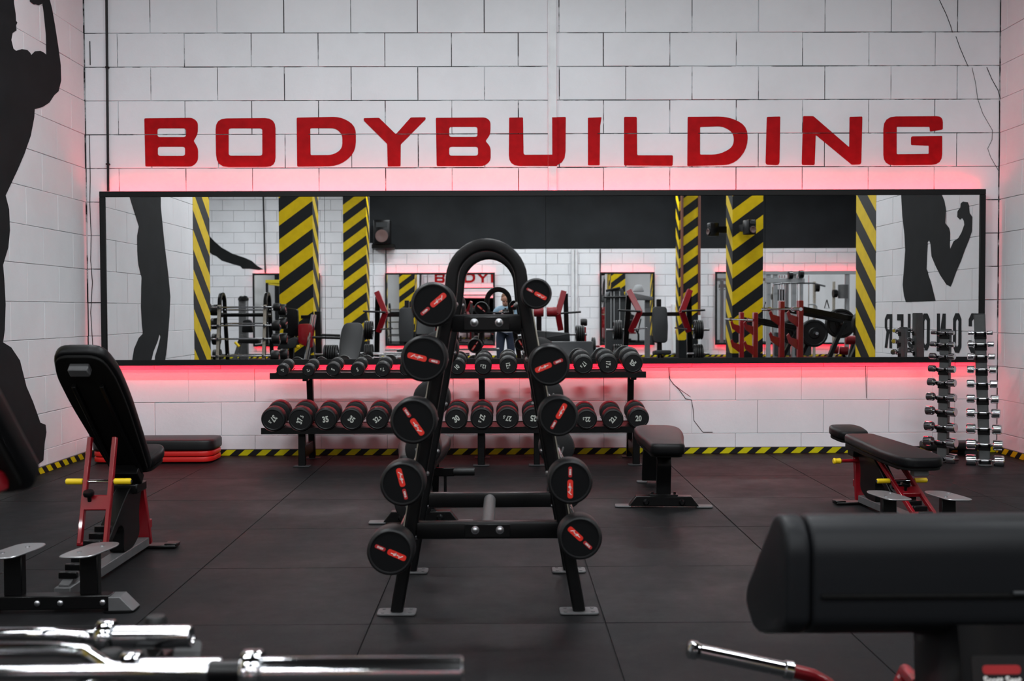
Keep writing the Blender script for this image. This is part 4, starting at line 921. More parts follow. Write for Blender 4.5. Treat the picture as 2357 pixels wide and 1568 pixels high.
MB().lathe([(0, 0.0), (0.002, 0.018), (0.008, 0.026), (0.026, 0.027), (0.034, 0.0225), (0.040, 0.0215), (L - 0.03, 0.0215), (L - 0.026, 0.026), (L - 0.004, 0.027), (L, 0.022), (L, 0)], h0, hv, 24).build('lever_grip', 'chrome', t)
arm = [h1 - hv * 0.01, at(1870, 1556, 3.0), at(1905, 1575, 3.0), at(1925, 1610, 3.0), at(1950, 1640, 3.0), at(2030, 1640, 3.0), at(2062, 1600, 3.0), at(2085, 1545, 3.0)]
arm.append(Vector((1.10, 2.80, 0.33)))
MB().tube([a.lerp(b_, k / 3) for a, b_ in zip(arm, arm[1:]) for k in range(3)] + [arm[-1]], 0.020, 12).build('lever_arm', 'red_frame', t)

# ---- incline pad at the left edge of the photograph
t = thing('incline_bench', 'tilted black bench pad cut off by the picture edge, seen from behind', 'bench', (-1.25, 2.5, 0))
a_ = D(45); dv = Vector((0, -math.cos(a_), math.sin(a_))); nv = Vector((0, math.sin(a_), math.cos(a_)))
org = Vector((-1.255, 2.505, 0.905)); out = rounded([(-0.155, 0), (0.155, 0), (0.155, 0.66), (-0.155, 0.66)], 0.045, 4)
MB().prism(out, org + nv * 0.035, (-1, 0, 0), dv, 0.072, 0.020, 3).build('back_pad', 'vinyl', t)
MB().prism([(x * 0.90, 0.03 + y * 0.92) for x, y in out], org - nv * 0.010, (-1, 0, 0), dv, 0.018, 0.003).build('pad_board', 'vinyl_board', t)
m_ = MB(); m_.box(org + dv * 0.10 - nv * 0.035 + Vector((0.02, 0, 0)), (0.20, 0.06, 0.05), None, 0.006); m_.beam(org + dv * 0.08 - nv * 0.03 + Vector((-0.10, 0, 0)), (-1.37, 2.80, 0.05), 0.06, 0.07, (0, 1, 0)); m_.build('support_arm', 'red_frame', t)
m_ = MB(); m_.beam((-1.37, 2.64, 0.03), (-1.37, 3.2, 0.03), 0.07, 0.05); m_.beam((-1.60, 3.18, 0.03), (-1.32, 3.18, 0.03), 0.06, 0.05); m_.build('base_frame', 'black_metal', t)

# ---- barbells lying on a low stand, bottom corner of the photograph
t = thing('barbell_stand', 'low black stand with upright pegs under the chrome barbells', 'stand', (-0.84, 2.2, 0))
for x, nm in ((-0.815, 'near'), (-2.3, 'far')):
    m_ = MB(); m_.beam((x, 2.52, 0.505), (x, 1.82, 0.56), 0.05, 0.05); m_.beam((x, 2.42, 0.55), (x, 2.50, 0.02), 0.05, 0.06, (0, 1, 0)); m_.beam((x, 1.92, 0.59), (x, 1.80, 0.02), 0.05, 0.06, (0, 1, 0)); m_.beam((x, 1.6, 0.03), (x, 2.65, 0.03), 0.06, 0.05); m_.build('upright_frame', 'black_metal', t)
    for y, z in ((2.47, 0.575), (2.19, 0.585), (1.98, 0.60)): MB().lathe([(0, 0.026), (0.045, 0.026), (0.053, 0.021), (0.054, 0)], (x, y, z - 0.005), (0, 0, 1), 14).build('peg', 'rubber', t)
m_ = MB(); m_.beam((-2.3, 1.80, 0.05), (-0.815, 1.80, 0.05), 0.05, 0.05); m_.beam((-2.3, 2.50, 0.05), (-0.815, 2.50, 0.05), 0.05, 0.05); m_.build('stretcher', 'black_metal', t)
m_ = MB(); m_.prism(rounded([(-0.03, -0.05), (0.03, -0.05), (0.03, 0.05), (-0.03, 0.05)], 0.012, 3), (-0.73, 2.42, 0.53), (1, 0, 0), (0, 0.5, 0.85), 0.008); m_.build('gusset', 'grey_metal', t)
def sleeve(b_, p, x1, r=0.0252):
    """loading sleeve from collar at p.x to x1 (towards +X)"""
    MB().lathe([(0, 0.020), (0, 0.036), (0.004, 0.0385), (0.030, 0.0385), (0.034, 0.036), (0.034, r)], p, (1, 0, 0), 28).build('collar', 'chrome', b_)
    L = x1 - p.x
    MB().lathe([(0.034, r), (L - 0.003, r), (L, r - 0.003), (L, 0.019), (L - 0.003, 0.017), (L - 0.003, 0)], p, (1, 0, 0), 32).build('sleeve', 'chrome', b_)
def multi_grip(label, y, pz, xc, xe, twist):
    b_ = thing('multi_grip_barbell', label, 'barbell', (xc, y, pz), 0, 'multi grip barbells on the low stand')
    sleeve(b_, Vector((xc, y, pz)), xe)
    for s in (-1, 1):
        d = Vector((0, math.cos(twist), math.sin(twist))) * 0.052 * s
        pts = [Vector((xc + 0.01, y, pz)), Vector((xc - 0.03, y, pz)) + d * 0.15, Vector((xc - 0.09, y, pz)) + d * 0.9, Vector((xc - 0.15, y, pz)) + d, Vector((xc - 0.8, y, pz)) + d, Vector((xc - 1.2, y, pz)) + d]
        MB().tube([a.lerp(c_, k / 3) for a, c_ in zip(pts, pts[1:]) for k in range(3)] + [pts[-1]], 0.0145, 14).build('rail', 'chrome', b_)
    for dx in (0.24, 0.42, 0.66):
        d = Vector((0, math.cos(twist), math.sin(twist))) * 0.052
        MB().cyl(Vector((xc - dx, y, pz)) - d, Vector((xc - dx - 0.05, y, pz)) + d, 0.014, seg=12).build('cross_grip', 'chrome_worn', b_)
    return b_
p = at(228, 1467, 2.36); e = at(442, 1467, 2.36); multi_grip('chrome multi grip barbell lying farthest back on the low stand', 2.36, p.z, p.x, e.x, D(-25))
p = at(283, 1545, 2.10); e = at(512, 1545, 2.10); multi_grip('chrome multi grip barbell lying between its twin and the straight bar', 2.10, p.z, p.x, e.x, D(35))
p = at(560, 1546, 1.88); e = at(1066, 1548, 1.88)
b_ = thing('olympic_barbell', 'straight chrome barbell with a long thick sleeve, lying nearest the camera', 'barbell', (p.x, 1.88, p.z))
sleeve(b_, Vector((p.x, 1.88, p.z)), e.x, 0.0250)
MB().cyl((p.x + 0.01, 1.88, p.z), (p.x - 0.06, 1.88, p.z), 0.019, seg=16).build('bushing', 'black_gloss', b_)
MB().cyl((p.x, 1.88, p.z), (p.x - 1.5, 1.88, p.z), 0.014, seg=16).build('shaft', 'chrome', b_)

# ================================================================== SEEN ONLY IN THE MIRROR
def plate(loc, axis, r, th, label, group):
    o = thing('weight_plate', label, 'weight plate', loc, 0, group)
    MB().lathe([(0, 0.026), (0, r * 0.36), (th * 0.35, r * 0.42), (th * 0.35, r * 0.80), (0.0, r * 0.86), (th * 0.1, r * 0.97), (th * 0.4, r), (th * 0.6, r), (th * 0.9, r * 0.97), (th, r * 0.86), (th * 0.65, r * 0.80), (th * 0.65, r * 0.42), (th, r * 0.36), (th, 0.026)], Vector(loc) - Vector(axis).normalized() * th / 2, axis, 26, True).build('disc', 'rubber', o)
    MB().lathe([(0, 0.0255), (0, 0.034), (th + 0.001, 0.034), (th + 0.001, 0.0255)], Vector(loc) - Vector(axis).normalized() * (th / 2 + 0.0005), axis, 16, True).build('hub', 'dark_grey', o)
    return o
PO = ['innermost', 'second', 'third', 'fourth', 'fifth', 'sixth']
def plates_on(p, axis, n, r, label, group, th=0.036):
    a = Vector(axis).normalized()
    for k in range(n): plate(Vector(p) + a * (k * (th + 0.003)), a, r, th, 'reflected %s plate on %s' % ('outermost' if k == n - 1 else PO[k], label), group)

def chest_press(label, x, y, rz, who, sides):
    t = thing('chest_press_machine', label, 'gym machine', (x, y, 0), rz)
    M = WM[t.name]; B = lambda m_, n_, mat: m_.build(n_, mat, t, local=True)
    B(MB().prism(rounded([(-0.12, 0), (0.12, 0), (0.14, 0.3), (0.125, 0.64), (-0.125, 0.64), (-0.14, 0.3)], 0.06, 4), (0, 0.02, 0.76), (1, 0, 0), (0, -0.18, 1), 0.07, 0.018, 2), 'back_pad', 'dark_grey')
    B(MB().prism(rounded([(-0.15, 0), (0.15, 0), (0.14, 0.36), (-0.14, 0.36)], 0.06, 4), (0, 0.02, 0.58), (1, 0, 0), (0, 1, 0.08), 0.07, 0.018, 2), 'seat_pad', 'dark_grey')
    m_ = MB(); m_.beam((0, -0.04, 0.02), (0, -0.20, 1.52), 0.08, 0.10, (0, 1, 0)); m_.beam((0, 0.20, 0.55), (0, 0.22, 0.03), 0.06, 0.06, (0, 1, 0)); m_.beam((0, -0.5, 0.035), (0, 0.7, 0.035), 0.09, 0.06)
    m_.beam((-0.5, -0.5, 0.035), (0.5, -0.5, 0.035), 0.08, 0.06); m_.beam((-0.36, -0.16, 1.26), (0.36, -0.16, 1.26), 0.07, 0.07); B(m_, 'frame', 'black_metal')
    for s in (-1, 1):
        m_ = MB(); m_.beam((s * 0.53, -0.10, 1.66), (s * 0.37, 0.05, 1.30), 0.10, 0.09, (0, 1, 0), 0.006, 0.02); m_.beam((s * 0.37, 0.05, 1.30), (s * 0.50, -0.06, 0.97), 0.10, 0.09, (0, 1, 0), 0.006, 0.02); B(m_, 'press_arm', 'red_frame')
        m_ = MB(); m_.beam((s * 0.53, -0.18, 1.60), (s * 0.60, -0.45, 0.03), 0.09, 0.09, (0, 1, 0)); m_.beam((s * 0.60, -0.45, 0.035), (0, -0.5, 0.035), 0.07, 0.05); B(m_, 'side_post', 'black_metal')
        B(MB().cyl((s * 0.36, 0.10, 1.31), (s * 0.76, 0.16, 1.33), 0.018, seg=12), 'handle', 'rubber')
        B(MB().cyl((s * 0.24, 0.10, 1.02), (s * 0.46, 0.04, 1.00), 0.014, seg=12), 'lower_handle', 'chrome')
        for z, n, hl in ((0.98, 4, 'upper'), (0.55, 4, 'lower')):
            B(MB().cyl((s * 0.52, -0.30, z), (s * 0.92, -0.30, z), 0.024, seg=12), 'weight_peg', 'steel_bolt')
            plates_on(M @ Vector((s * 0.66, -0.30, z)), M.to_3x3() @ Vector((s, 0, 0)), n, 0.175, 'the %s peg, %s of %s' % (hl, sides[s], who), 'plates on %s' % who)
    return t
chest_press('reflected chest press with red bent arms and a grey pad, beside the grey cable tower', 2.74, 0.84, 0, 'one chest press', {-1: 'cable tower side', 1: 'white cabinet side'})
chest_press('reflected chest press with red bent arms, left of centre in the mirror', -1.78, 0.10, 0, 'other chest press', {-1: 'red leg press side', 1: 'person side'})
# biceps machine: grey wedge pad, red rollers and one red arm
x, y = 0.55, 0.70
t = thing('biceps_machine', 'reflected machine with a grey wedge pad, red rollers and a tall red arm', 'gym machine', (x, y, 0))
B = lambda m_, n_, mat: m_.build(n_, mat, t)
A_ = lambda px, py, zv=18.8: am(px, py, zv)
m_ = MB(); m_.prism(rounded([(p_.x, p_.z) for p_ in (A_(1228, 760), A_(1310, 767), A_(1311, 790), A_(1225, 785))], 0.01, 2), (0, y, 0), (1, 0, 0), (0, 0, 1), 0.34, 0.02, 2); B(m_, 'arm_pad', 'dark_grey')
a, b_, c_ = A_(1297, 672), A_(1283, 722), A_(1290, 758)
m_ = MB(); m_.beam((a.x, y, a.z), (b_.x, y + 0.1, b_.z), 0.10, 0.10, (0, 1, 0), 0.006, 0.01); m_.beam((b_.x, y + 0.1, b_.z), (c_.x, y, c_.z), 0.10, 0.10, (0, 1, 0), 0.006, 0.01); B(m_, 'lever_arm', 'red_frame')
q = A_(1335, 718); B(MB().cyl((b_.x, y + 0.12, b_.z), (q.x, y + 0.2, q.z), 0.018, seg=12), 'handle', 'rubber')
q = A_(1308, 822); m_ = MB(); m_.beam((a.x + 0.04, y - 0.08, a.z - 0.03), (q.x, y - 0.15, 0.02), 0.08, 0.10, (0, 1, 0)); m_.beam((0.8, y - 0.1, 1.27), (b_.x, y, 1.27), 0.06, 0.08); m_.beam((0.62, y - 0.05, 0.02), (0.62, y - 0.05, 1.3), 0.09, 0.09, (0, 1, 0)); m_.beam((0.3, y - 0.12, 0.03), (1.25, y - 0.12, 0.03), 0.08, 0.06); m_.beam((0.95, y, 0.05), (0.95, y, 0.80), 0.30, 0.12, (0, 1, 0)); B(m_, 'frame', 'black_metal')
for xa in (0.52, 0.75): B(MB().lathe([(0, 0.03), (0, 0.075), (0.015, 0.085), (0.16, 0.085), (0.175, 0.075), (0.175, 0.03)], (xa, y + 0.14, A_(1250, 718).z), (1, 0, 0), 16), 'roller', 'red_vinyl')
plates_on((q.x + 0.16, y - 0.15, A_(1318, 770).z), (1, 0, 0), 4, 0.16, 'the upper peg beside the grey wedge pad', 'plates on the biceps machine')
plates_on((q.x + 0.18, y - 0.15, A_(1318, 815).z), (1, 0, 0), 3, 0.15, 'the lower peg beside the grey wedge pad', 'plates on the biceps machine')
B(MB().cyl((q.x, y - 0.15, A_(1318, 770).z), (q.x + 0.34, y - 0.15, A_(1318, 770).z), 0.024, seg=12), 'weight_peg', 'steel_bolt'); B(MB().cyl((q.x, y - 0.15, A_(1318, 815).z), (q.x + 0.34, y - 0.15, A_(1318, 815).z), 0.024, seg=12), 'weight_peg', 'steel_bolt')
# small red post with a black roller
t = thing('ankle_machine', 'reflected slim red post with a black roller on top', 'gym machine', tuple(am(1346, 900, 23.0).xy) + (0,))
p = am(1346, 760, 23.0); B = lambda m_, n_, mat: m_.build(n_, mat, t)
m_ = MB(); m_.beam((p.x, p.y, 0.02), (p.x - 0.02, p.y, am(0, 758, 23).z), 0.09, 0.09, (0, 1, 0)); m_.beam((p.x - 0.4, p.y, 0.03), (p.x + 0.35, p.y, 0.03), 0.08, 0.06); m_.beam((p.x, p.y, 0.55), (p.x + 0.10, p.y, 0.55), 0.06, 0.06); m_.cyl((p.x + 0.09, p.y, 0.55), (p.x + 0.32, p.y, 0.55), 0.024, seg=12); B(m_, 'post', 'red_frame')
z = am(0, 747, 23).z; B(MB().lathe([(0, 0.03), (0, 0.07), (0.02, 0.08), (0.12, 0.08), (0.14, 0.07), (0.14, 0.03)], (p.x - 0.09, p.y, z), (1, 0, 0), 14), 'roller', 'rubber')
plates_on((p.x + 0.17, p.y, 0.55), (1, 0, 0), 2, 0.20, 'the slim red post', 'plates on the slim red post')
# leg press at the pillar
zv = 18.2; A_ = lambda px, py, z_=zv: am(px, py, z_); y = 2 * MIR - zv
t = thing('leg_press_machine', 'reflected leg press with a black pad, red carriage and chrome guide rods', 'gym machine', (A_(700, 800).x, y, 0))
B = lambda m_, n_, mat: m_.build(n_, mat, t)
def quad(pxs, y_, th, name, mat, bev=0.015): B(MB().prism(rounded([(A_(*q).x, A_(*q).z) for q in pxs], 0.04, 3), (0, y_, 0), (1, 0, 0), (0, 0, 1), th, bev, 2), name, mat)
quad([(652, 772), (688, 774), (686, 712), (656, 708)], y, 0.10, 'back_pad', 'vinyl')
quad([(644, 805), (685, 800), (692, 778), (684, 775), (650, 790)], y + 0.1, 0.36, 'seat_pad', 'dark_grey')
quad([(690, 790), (720, 802), (723, 748), (712, 745), (690, 746)], y + 0.06, 0.22, 'carriage', 'red_frame')
for d in (-0.1, 0.1): B(MB().cyl((A_(723, 725).x, y + d, A_(723, 725).z), (A_(707, 838).x, y + d + 0.1, A_(707, 838).z), 0.035, seg=16), 'guide_rod', 'chrome')
m_ = MB(); q = A_(728, 717); m_.beam((q.x, y - 0.15, q.z), (q.x + 0.03, y - 0.15, 0.02), 0.10, 0.12, (0, 1, 0)); m_.beam((A_(690, 730).x, y - 0.12, A_(690, 730).z), (q.x, y - 0.12, q.z - 0.09), 0.06, 0.06); m_.beam((A_(640, 800).x, y - 0.1, 0.05), (q.x + 0.1, y - 0.1, 0.05), 0.1, 0.08); m_.beam((A_(665, 800).x, y - 0.05, 0.02), (A_(672, 740).x, y - 0.1, A_(0, 740).z), 0.08, 0.1, (0, 1, 0)); B(m_, 'frame', 'black_metal')
q = A_(692, 797); B(MB().lathe([(0, 0.02), (0.03, 0.03), (0.05, 0.02), (0.05, 0)], (q.x, y + 0.22, q.z), (0, 1, 0), 12), 'pin_knob', 'yellow_grip')
for py, xe in ((771, 780), (776, 797)):
    q0, q1 = A_(724, py), A_(xe, py + 2); B(MB().cyl((q0.x, y - 0.12 + (xe - 780) * 0.02, q0.z), (q1.x, y - 0.12 + (xe - 780) * 0.02, q1.z), 0.022, seg=12), 'weight_peg', 'rubber')
q0 = A_(733, 817); B(MB().cyl((A_(722, 817).x, y - 0.1, q0.z), (A_(783, 817).x, y - 0.1, q0.z), 0.024, seg=12), 'weight_peg', 'steel_bolt')
plates_on((q0.x + 0.10, y - 0.1, q0.z), (1, 0, 0), 6, 0.17, 'the low peg of the leg press', 'plates on the leg press')
# grey upright trainer behind the second rack
zv = 24.0; y = 2 * MIR - zv; A_ = lambda px, py: am(px, py, zv)
t = thing('abdominal_machine', 'reflected grey upright machine with a black seat behind the second barbell rack', 'gym machine', (A_(562, 800).x, y, 0))
B = lambda m_, n_, mat: m_.build(n_, mat, t)
q = A_(560, 690); m_ = MB(); m_.beam((q.x, y, 0.02), (q.x, y, q.z), 0.20, 0.16, (0, 1, 0), 0.03); B(m_, 'column', 'grey_metal'); B(MB().lathe([(0, 0.12), (0.05, 0.12), (0.10, 0.08), (0.12, 0)], (q.x, y, q.z - 0.02), (0, 0, 1), 16), 'cap', 'black_gloss')
quad([(566, 765), (592, 765), (588, 738), (580, 735), (568, 738)], y + 0.35, 0.12, 'back_pad', 'vinyl'); quad([(560, 788), (608, 790), (610, 778), (566, 776)], y + 0.45, 0.3, 'seat_pad', 'vinyl')
m_ = MB(); m_.beam((A_(540, 815).x, y + 0.3, 0.05), (A_(566, 772).x, y + 0.3, A_(0, 772).z), 0.08, 0.08, (0, 1, 0)); m_.beam((q.x, y, 0.04), (A_(610, 812).x, y + 0.3, 0.04), 0.1, 0.08); B(m_, 'frame', 'grey_metal'); 
q0, q1 = A_(556, 786), A_(566, 796); B(MB().cyl((q0.x, y + 0.6, q0.z), (q1.x, y + 0.6, q1.z), 0.03, seg=10), 'grip', 'yellow_grip')
# grey cable tower before the narrow mirror
zv = 26.5; y = 2 * MIR - zv
t = thing('cable_tower', 'reflected dark grey cable tower with a curved shroud, before the narrow mirror', 'gym machine', (A_(1418, 800).x, y, 0))
A_ = lambda px, py: am(px, py, zv)
quad([(1393, 826), (1438, 826), (1440, 690), (1432, 664), (1405, 668), (1393, 688)], y, 0.30, 'shroud', 'dark_grey', 0.03); quad([(1440, 672), (1502, 684), (1500, 692), (1438, 690)], y + 0.05, 0.3, 'top_beam', 'grey_metal'); quad([(1456, 672), (1482, 672), (1476, 656), (1462, 656)], y + 0.05, 0.22, 'pulley_housing', 'silver_paint')
m_ = MB(); m_.beam((A_(1490, 690).x, y, 0.02), (A_(1490, 690).x, y, A_(0, 688).z), 0.12, 0.14, (0, 1, 0)); B(m_, 'column', 'grey_metal')
for px in (1404, 1411, 1424): B(MB().cyl((A_(px, 0).x, y + 0.19, A_(0, 676).z), (A_(px, 0).x, y + 0.19, A_(0, 760).z), 0.012, seg=8), 'cable', 'silver_paint')
m_ = MB(); m_.cyl((A_(1386, 0).x, y + 0.2, A_(0, 690).z), (A_(1450, 0).x, y + 0.2, A_(0, 688).z), 0.025, seg=10); m_.cyl((A_(1392, 0).x, y + 0.2, A_(0, 675).z), (A_(1425, 0).x, y + 0.2, A_(0, 668).z), 0.03, seg=10); B(m_, 'crank', 'black_gloss')
# olympic benches along the opening
def olympic(label, xu, zv_in, zv_out, ztop, who):
    y0, y1 = 2 * MIR - zv_in, 2 * MIR - zv_out
    t = thing('olympic_bench', label, 'gym machine', (xu, (y0 + y1) / 2, 0)); B = lambda m_, n_, mat: m_.build(n_, mat, t)
    for y in (y0, y1):
        B(MB().beam((xu, y, 0.18), (xu, y, ztop), 0.075, 0.10, (0, 1, 0), 0.008), 'upright', 'red_frame')
        m_ = MB(); m_.beam((xu, y, 0.02), (xu, y, 0.26), 0.07, 0.09, (0, 1, 0)); m_.beam((xu, y, 0.12), (xu + 0.55, y, 0.10), 0.06, 0.07); m_.beam((xu + 0.50, y, 0.11), (xu + 0.95, y, ztop - 0.32), 0.06, 0.08, (0, 1, 0)); m_.beam((xu + 0.02, y, ztop - 0.12), (xu + 0.95, y, ztop - 0.30), 0.05, 0.08); B(m_, 'side_frame', 'black_metal')
        for z in (ztop - 0.30, ztop - 0.62):
            B(MB().prism([(0.03, 0.06), (-0.10, 0.10), (-0.13, 0.16), (-0.16, 0.13), (-0.13, 0.02), (0.03, -0.10)], (xu - 0.03, y, z), (1, 0, 0), (0, 0, 1), 0.03, 0.003), 'bar_hook', 'red_frame')
        s = 1 if y == y0 else -1
        B(MB().cyl((xu + 0.92, y, ztop - 0.34), (xu + 0.92, y + s * 0.30, ztop - 0.34), 0.024, seg=12), 'storage_peg', 'steel_bolt')
        plates_on((xu + 0.92, y + s * 0.07, ztop - 0.34), (0, s, 0), 3, 0.225, 'the %s storage peg of %s' % ('near' if s == 1 else 'far', who), 'plates on %s' % who)
    m_ = MB(); m_.beam((xu + 0.02, y0, 0.13), (xu + 0.02, y1, 0.13), 0.07, 0.07); m_.beam((xu + 0.3, (y0 + y1) / 2, 0.32), (xu + 0.3, (y0 + y1) / 2, 0.03), 0.07, 0.07, (0, 1, 0)); m_.beam((xu, (y0 + y1) / 2, 0.15), (xu + 1.2, (y0 + y1) / 2, 0.10), 0.07, 0.06); B(m_, 'lower_frame', 'black_metal')
    B(MB().prism(rounded([(0.06, -0.13), (1.2, -0.13), (1.2, 0.13), (0.06, 0.13)], 0.05, 3), (xu, (y0 + y1) / 2, 0.42), (1, 0, 0), (0, 1, 0), 0.07, 0.015, 2), 'bench_pad', 'red_vinyl'); B(MB().box((xu + 0.45, (y0 + y1) / 2, 0.35), (0.8, 0.1, 0.07)), 'bench_spine', 'black_metal')
    z = ztop - 0.122; bb = thing('olympic_barbell', 'reflected chrome barbell resting in the hooks of %s' % who, 'barbell', (xu - 0.10, (y0 + y1) / 2, z)); ym = (y0 + y1) / 2
    MB().cyl((xu - 0.145, ym - 0.66, z), (xu - 0.145, ym + 0.66, z), 0.014, seg=12).build('shaft', 'chrome', bb)
    for s in (-1, 1): MB().lathe([(0, 0.014), (0, 0.036), (0.03, 0.036), (0.03, 0.025), (0.42, 0.025), (0.42, 0.0)], (xu - 0.145, ym + s * 0.64, z), (0, s, 0), 14).build('sleeve', 'chrome', bb)
olympic('reflected weight bench with tall dark red uprights, nearest the wall with CONQUER', 4.17, 14.95, 15.95, 1.46, 'the bench nearest the CONQUER wall')
olympic('reflected weight bench with dark red uprights before the striped pillar', 4.08, 17.25, 18.25, 1.29, 'the bench before the pillar')
# silver cable crossover
zv = 27.2; y = 2 * MIR - zv; A_ = lambda px, py: am(px, py, zv)
t = thing('cable_crossover', 'reflected silver cable crossover frame spanning in front of the wide mirror', 'gym machine', (A_(1855, 800).x, y, 0)); B = lambda m_, n_, mat: m_.build(n_, mat, t)
B(MB().beam((A_(1740, 0).x, y, A_(0, 634).z), (A_(2000, 0).x, y, A_(0, 634).z), 0.09, 0.09), 'top_beam', 'silver_paint')
for px, wd in ((1772, 9), (1788, 9), (1831, 10), (1849, 6), (1955, 9)): B(MB().beam((A_(px, 0).x, y - 0.05, 0.02), (A_(px, 0).x, y - 0.05, A_(0, 636).z), wd * zv / FPX, 0.10, (0, 1, 0)), 'upright', 'silver_paint')
B(MB().beam((A_(1764, 0).x, y, A_(0, 652).z), (A_(1854, 0).x, y, A_(0, 652).z), 0.09, 0.11), 'cross_member', 'silver_paint')
pts = [A_(1771, 656), A_(1795, 653), A_(1860, 653), A_(1889, 660)]; B(MB().tube([(p.x, y + 0.4, p.z) for p in pts], 0.02, 10), 'pulldown_bar', 'chrome')
for px in (1796, 1802, 1808, 1838, 1864): B(MB().cyl((A_(px, 0).x, y + 0.02, A_(0, 640).z), (A_(px, 0).x, y + 0.02, 0.1), 0.014, seg=8), 'guide_rod', 'chrome')
for px in (1875, 1920): B(MB().beam((A_(px, 0).x, y + 0.1, 0.02), (A_(px, 0).x, y + 0.1, A_(0, 655).z), 0.06, 0.06, (0, 1, 0)), 'column', 'rail_metal')
for px, py in ((1877, 663), (1918, 676), (1816, 634), (1841, 632)): q = A_(px, py); B(MB().lathe([(0, 0.03), (0, 0.10), (0.10, 0.10), (0.10, 0.03)], (q.x - 0.05, y + 0.14, q.z), (1, 0, 0), 14), 'pulley', 'black_gloss')
q = A_(1938, 672); B(MB().lathe([(0, 0.13), (0.35, 0.13), (0.36, 0)], (q.x, y + 0.1, q.z - 0.17), (0, 0, 1), 18), 'weight_housing', 'grey_metal')
for px in (1800, 1848): q = A_(px, 800); B(MB().box((q.x, y + 0.02, 0.45), (0.40, 0.14, 0.60), None, 0.01), 'weight_stack', 'dark_grey')
for px, py in ((1898, 690),): q = A_(px, py); B(MB().tube([(q.x, y + 0.2, q.z), (q.x - 0.06, y + 0.2, q.z - 0.22), (q.x + 0.06, y + 0.2, q.z - 0.22), (q.x, y + 0.2, q.z)], 0.014, 8), 'strap_handle', 'black_gloss')
pts = [A_(1852, 701), A_(1868, 701), A_(1872, 706), A_(1872, 712)]; B(MB().tube([(p.x, y + 0.3, p.z) for p in pts], 0.018, 8), 'side_handle', 'silver_paint')
# red leg roller at the opening
zv = 16.6; y = 2 * MIR - zv; p = am(1925, 803, zv)
t = thing('leg_curl_machine', 'reflected machine with dark red foam rollers at the foot of the right wall opening', 'gym machine', (p.x, y, 0)); B = lambda m_, n_, mat: m_.build(n_, mat, t)
for s, dx in ((0, -0.13), (1, 0.02)): B(MB().lathe([(0, 0.02), (0, 0.055), (0.012, 0.065), (0.12, 0.065), (0.132, 0.055), (0.132, 0.02)], (p.x + dx, y + 0.1, p.z - s * 0.02), (1, 0.25, -0.1), 18), 'roller', 'red_vinyl')
m_ = MB(); m_.beam((p.x + 0.1, y, p.z), (p.x + 0.3, y - 0.3, 0.35), 0.05, 0.06); m_.beam((p.x + 0.3, y - 0.3, 0.36), (p.x + 0.3, y - 0.3, 0.02), 0.07, 0.07, (0, 1, 0)); m_.beam((p.x - 0.1, y - 0.3, 0.03), (p.x + 0.8, y - 0.3, 0.03), 0.07, 0.06); m_.beam((p.x + 0.26, y - 0.28, 0.36), (p.x + 0.40, y - 0.28, 0.98), 0.05, 0.06, (0, 1, 0)); B(m_, 'frame', 'black_metal')
B(MB().lathe([(0, 0.02), (0, 0.06), (0.012, 0.07), (0.14, 0.07), (0.15, 0.06), (0.15, 0.02)], am(1946, 783, zv - 0.1) + Vector((0, 0, 0)), (1, 0.2, 0), 18), 'roller', 'red_vinyl')
# yellow rig deep in the neighbouring hall, seen in the mirror under the painted hand
t = thing('training_rig', 'reflected yellow and black training rig in the neighbouring hall', 'gym machine', (-8.6, 2.0, 0)); B = lambda m_, n_, mat: m_.build(n_, mat, t)
for yy in (0.6, 3.4):
    for xx in (-9.2, -7.6): B(MB().beam((xx, yy, 0.02), (xx, yy, 2.5), 0.09, 0.09, (0, 1, 0)), 'upright', 'black_metal')
    B(MB().beam((-9.25, yy, 2.5), (-7.55, yy, 2.5), 0.10, 0.12), 'cross_beam', 'yellow_frame')
for xx in (-9.2, -7.6): B(MB().beam((xx, 0.6, 2.42), (xx, 3.4, 2.42), 0.09, 0.10), 'top_rail', 'yellow_frame')
for k in range(6): B(MB().cyl((-9.2, 0.9 + k * 0.45, 2.44), (-7.6, 0.9 + k * 0.45, 2.44), 0.02, seg=8), 'rung', 'yellow_frame')
# speakers
def speaker(label, loc, rz, w_=0.46, h_=0.66, d_=0.36):
    t = thing('loudspeaker', label, 'loudspeaker', loc, rz); B = lambda m_, n_, mat: m_.build(n_, mat, t, local=True)
    B(MB().box((0, 0, 0), (w_, d_, h_), None, 0.02, 2), 'cabinet', 'black_gloss')
    B(MB().lathe([(0, w_ * 0.40), (0.02, w_ * 0.38), (0.022, w_ * 0.33), (0.005, w_ * 0.16), (0.004, 0)], (0, d_ / 2, -h_ * 0.18), (0, 1, 0), 24), 'woofer', 'speaker_cone'); B(MB().lathe([(0, w_ * 0.43), (0.012, w_ * 0.43), (0.016, w_ * 0.39), (0.0, w_ * 0.39)], (0, d_ / 2, -h_ * 0.18), (0, 1, 0), 24), 'woofer_ring', 'black_metal')
    B(MB().box((0, d_ / 2, h_ * 0.29), (w_ * 0.7, 0.02, h_ * 0.22), None, 0.008), 'horn', 'dark_grey')
    B(MB().box((0, -d_ / 2 - 0.08, 0), (0.10, 0.18, 0.12), None, 0.004), 'wall_bracket', 'black_metal'); return t
q = am(881, 535, 30.0); speaker('reflected black loudspeaker high on the rear wall', (q.x, REAR + 0.36, q.z), D(0))
q = am(864, 566, 30.0); o = MB().box((q.x + 0.22, REAR + 0.2, am(0, 566, 30).z - 0.05), (0.62, 0.4, 0.12), None, 0.01).build('cable_box', 'black_gloss'); tag(o, 'reflected low black box on the rear wall under the loudspeaker', 'box')
q = am(1714, 528, 19.2); t = speaker('reflected small black loudspeaker on the front of the striped pillar', (q.x - 0.02, 0.40 + 0.34, q.z), D(-20), 0.16, 0.26, 0.20)
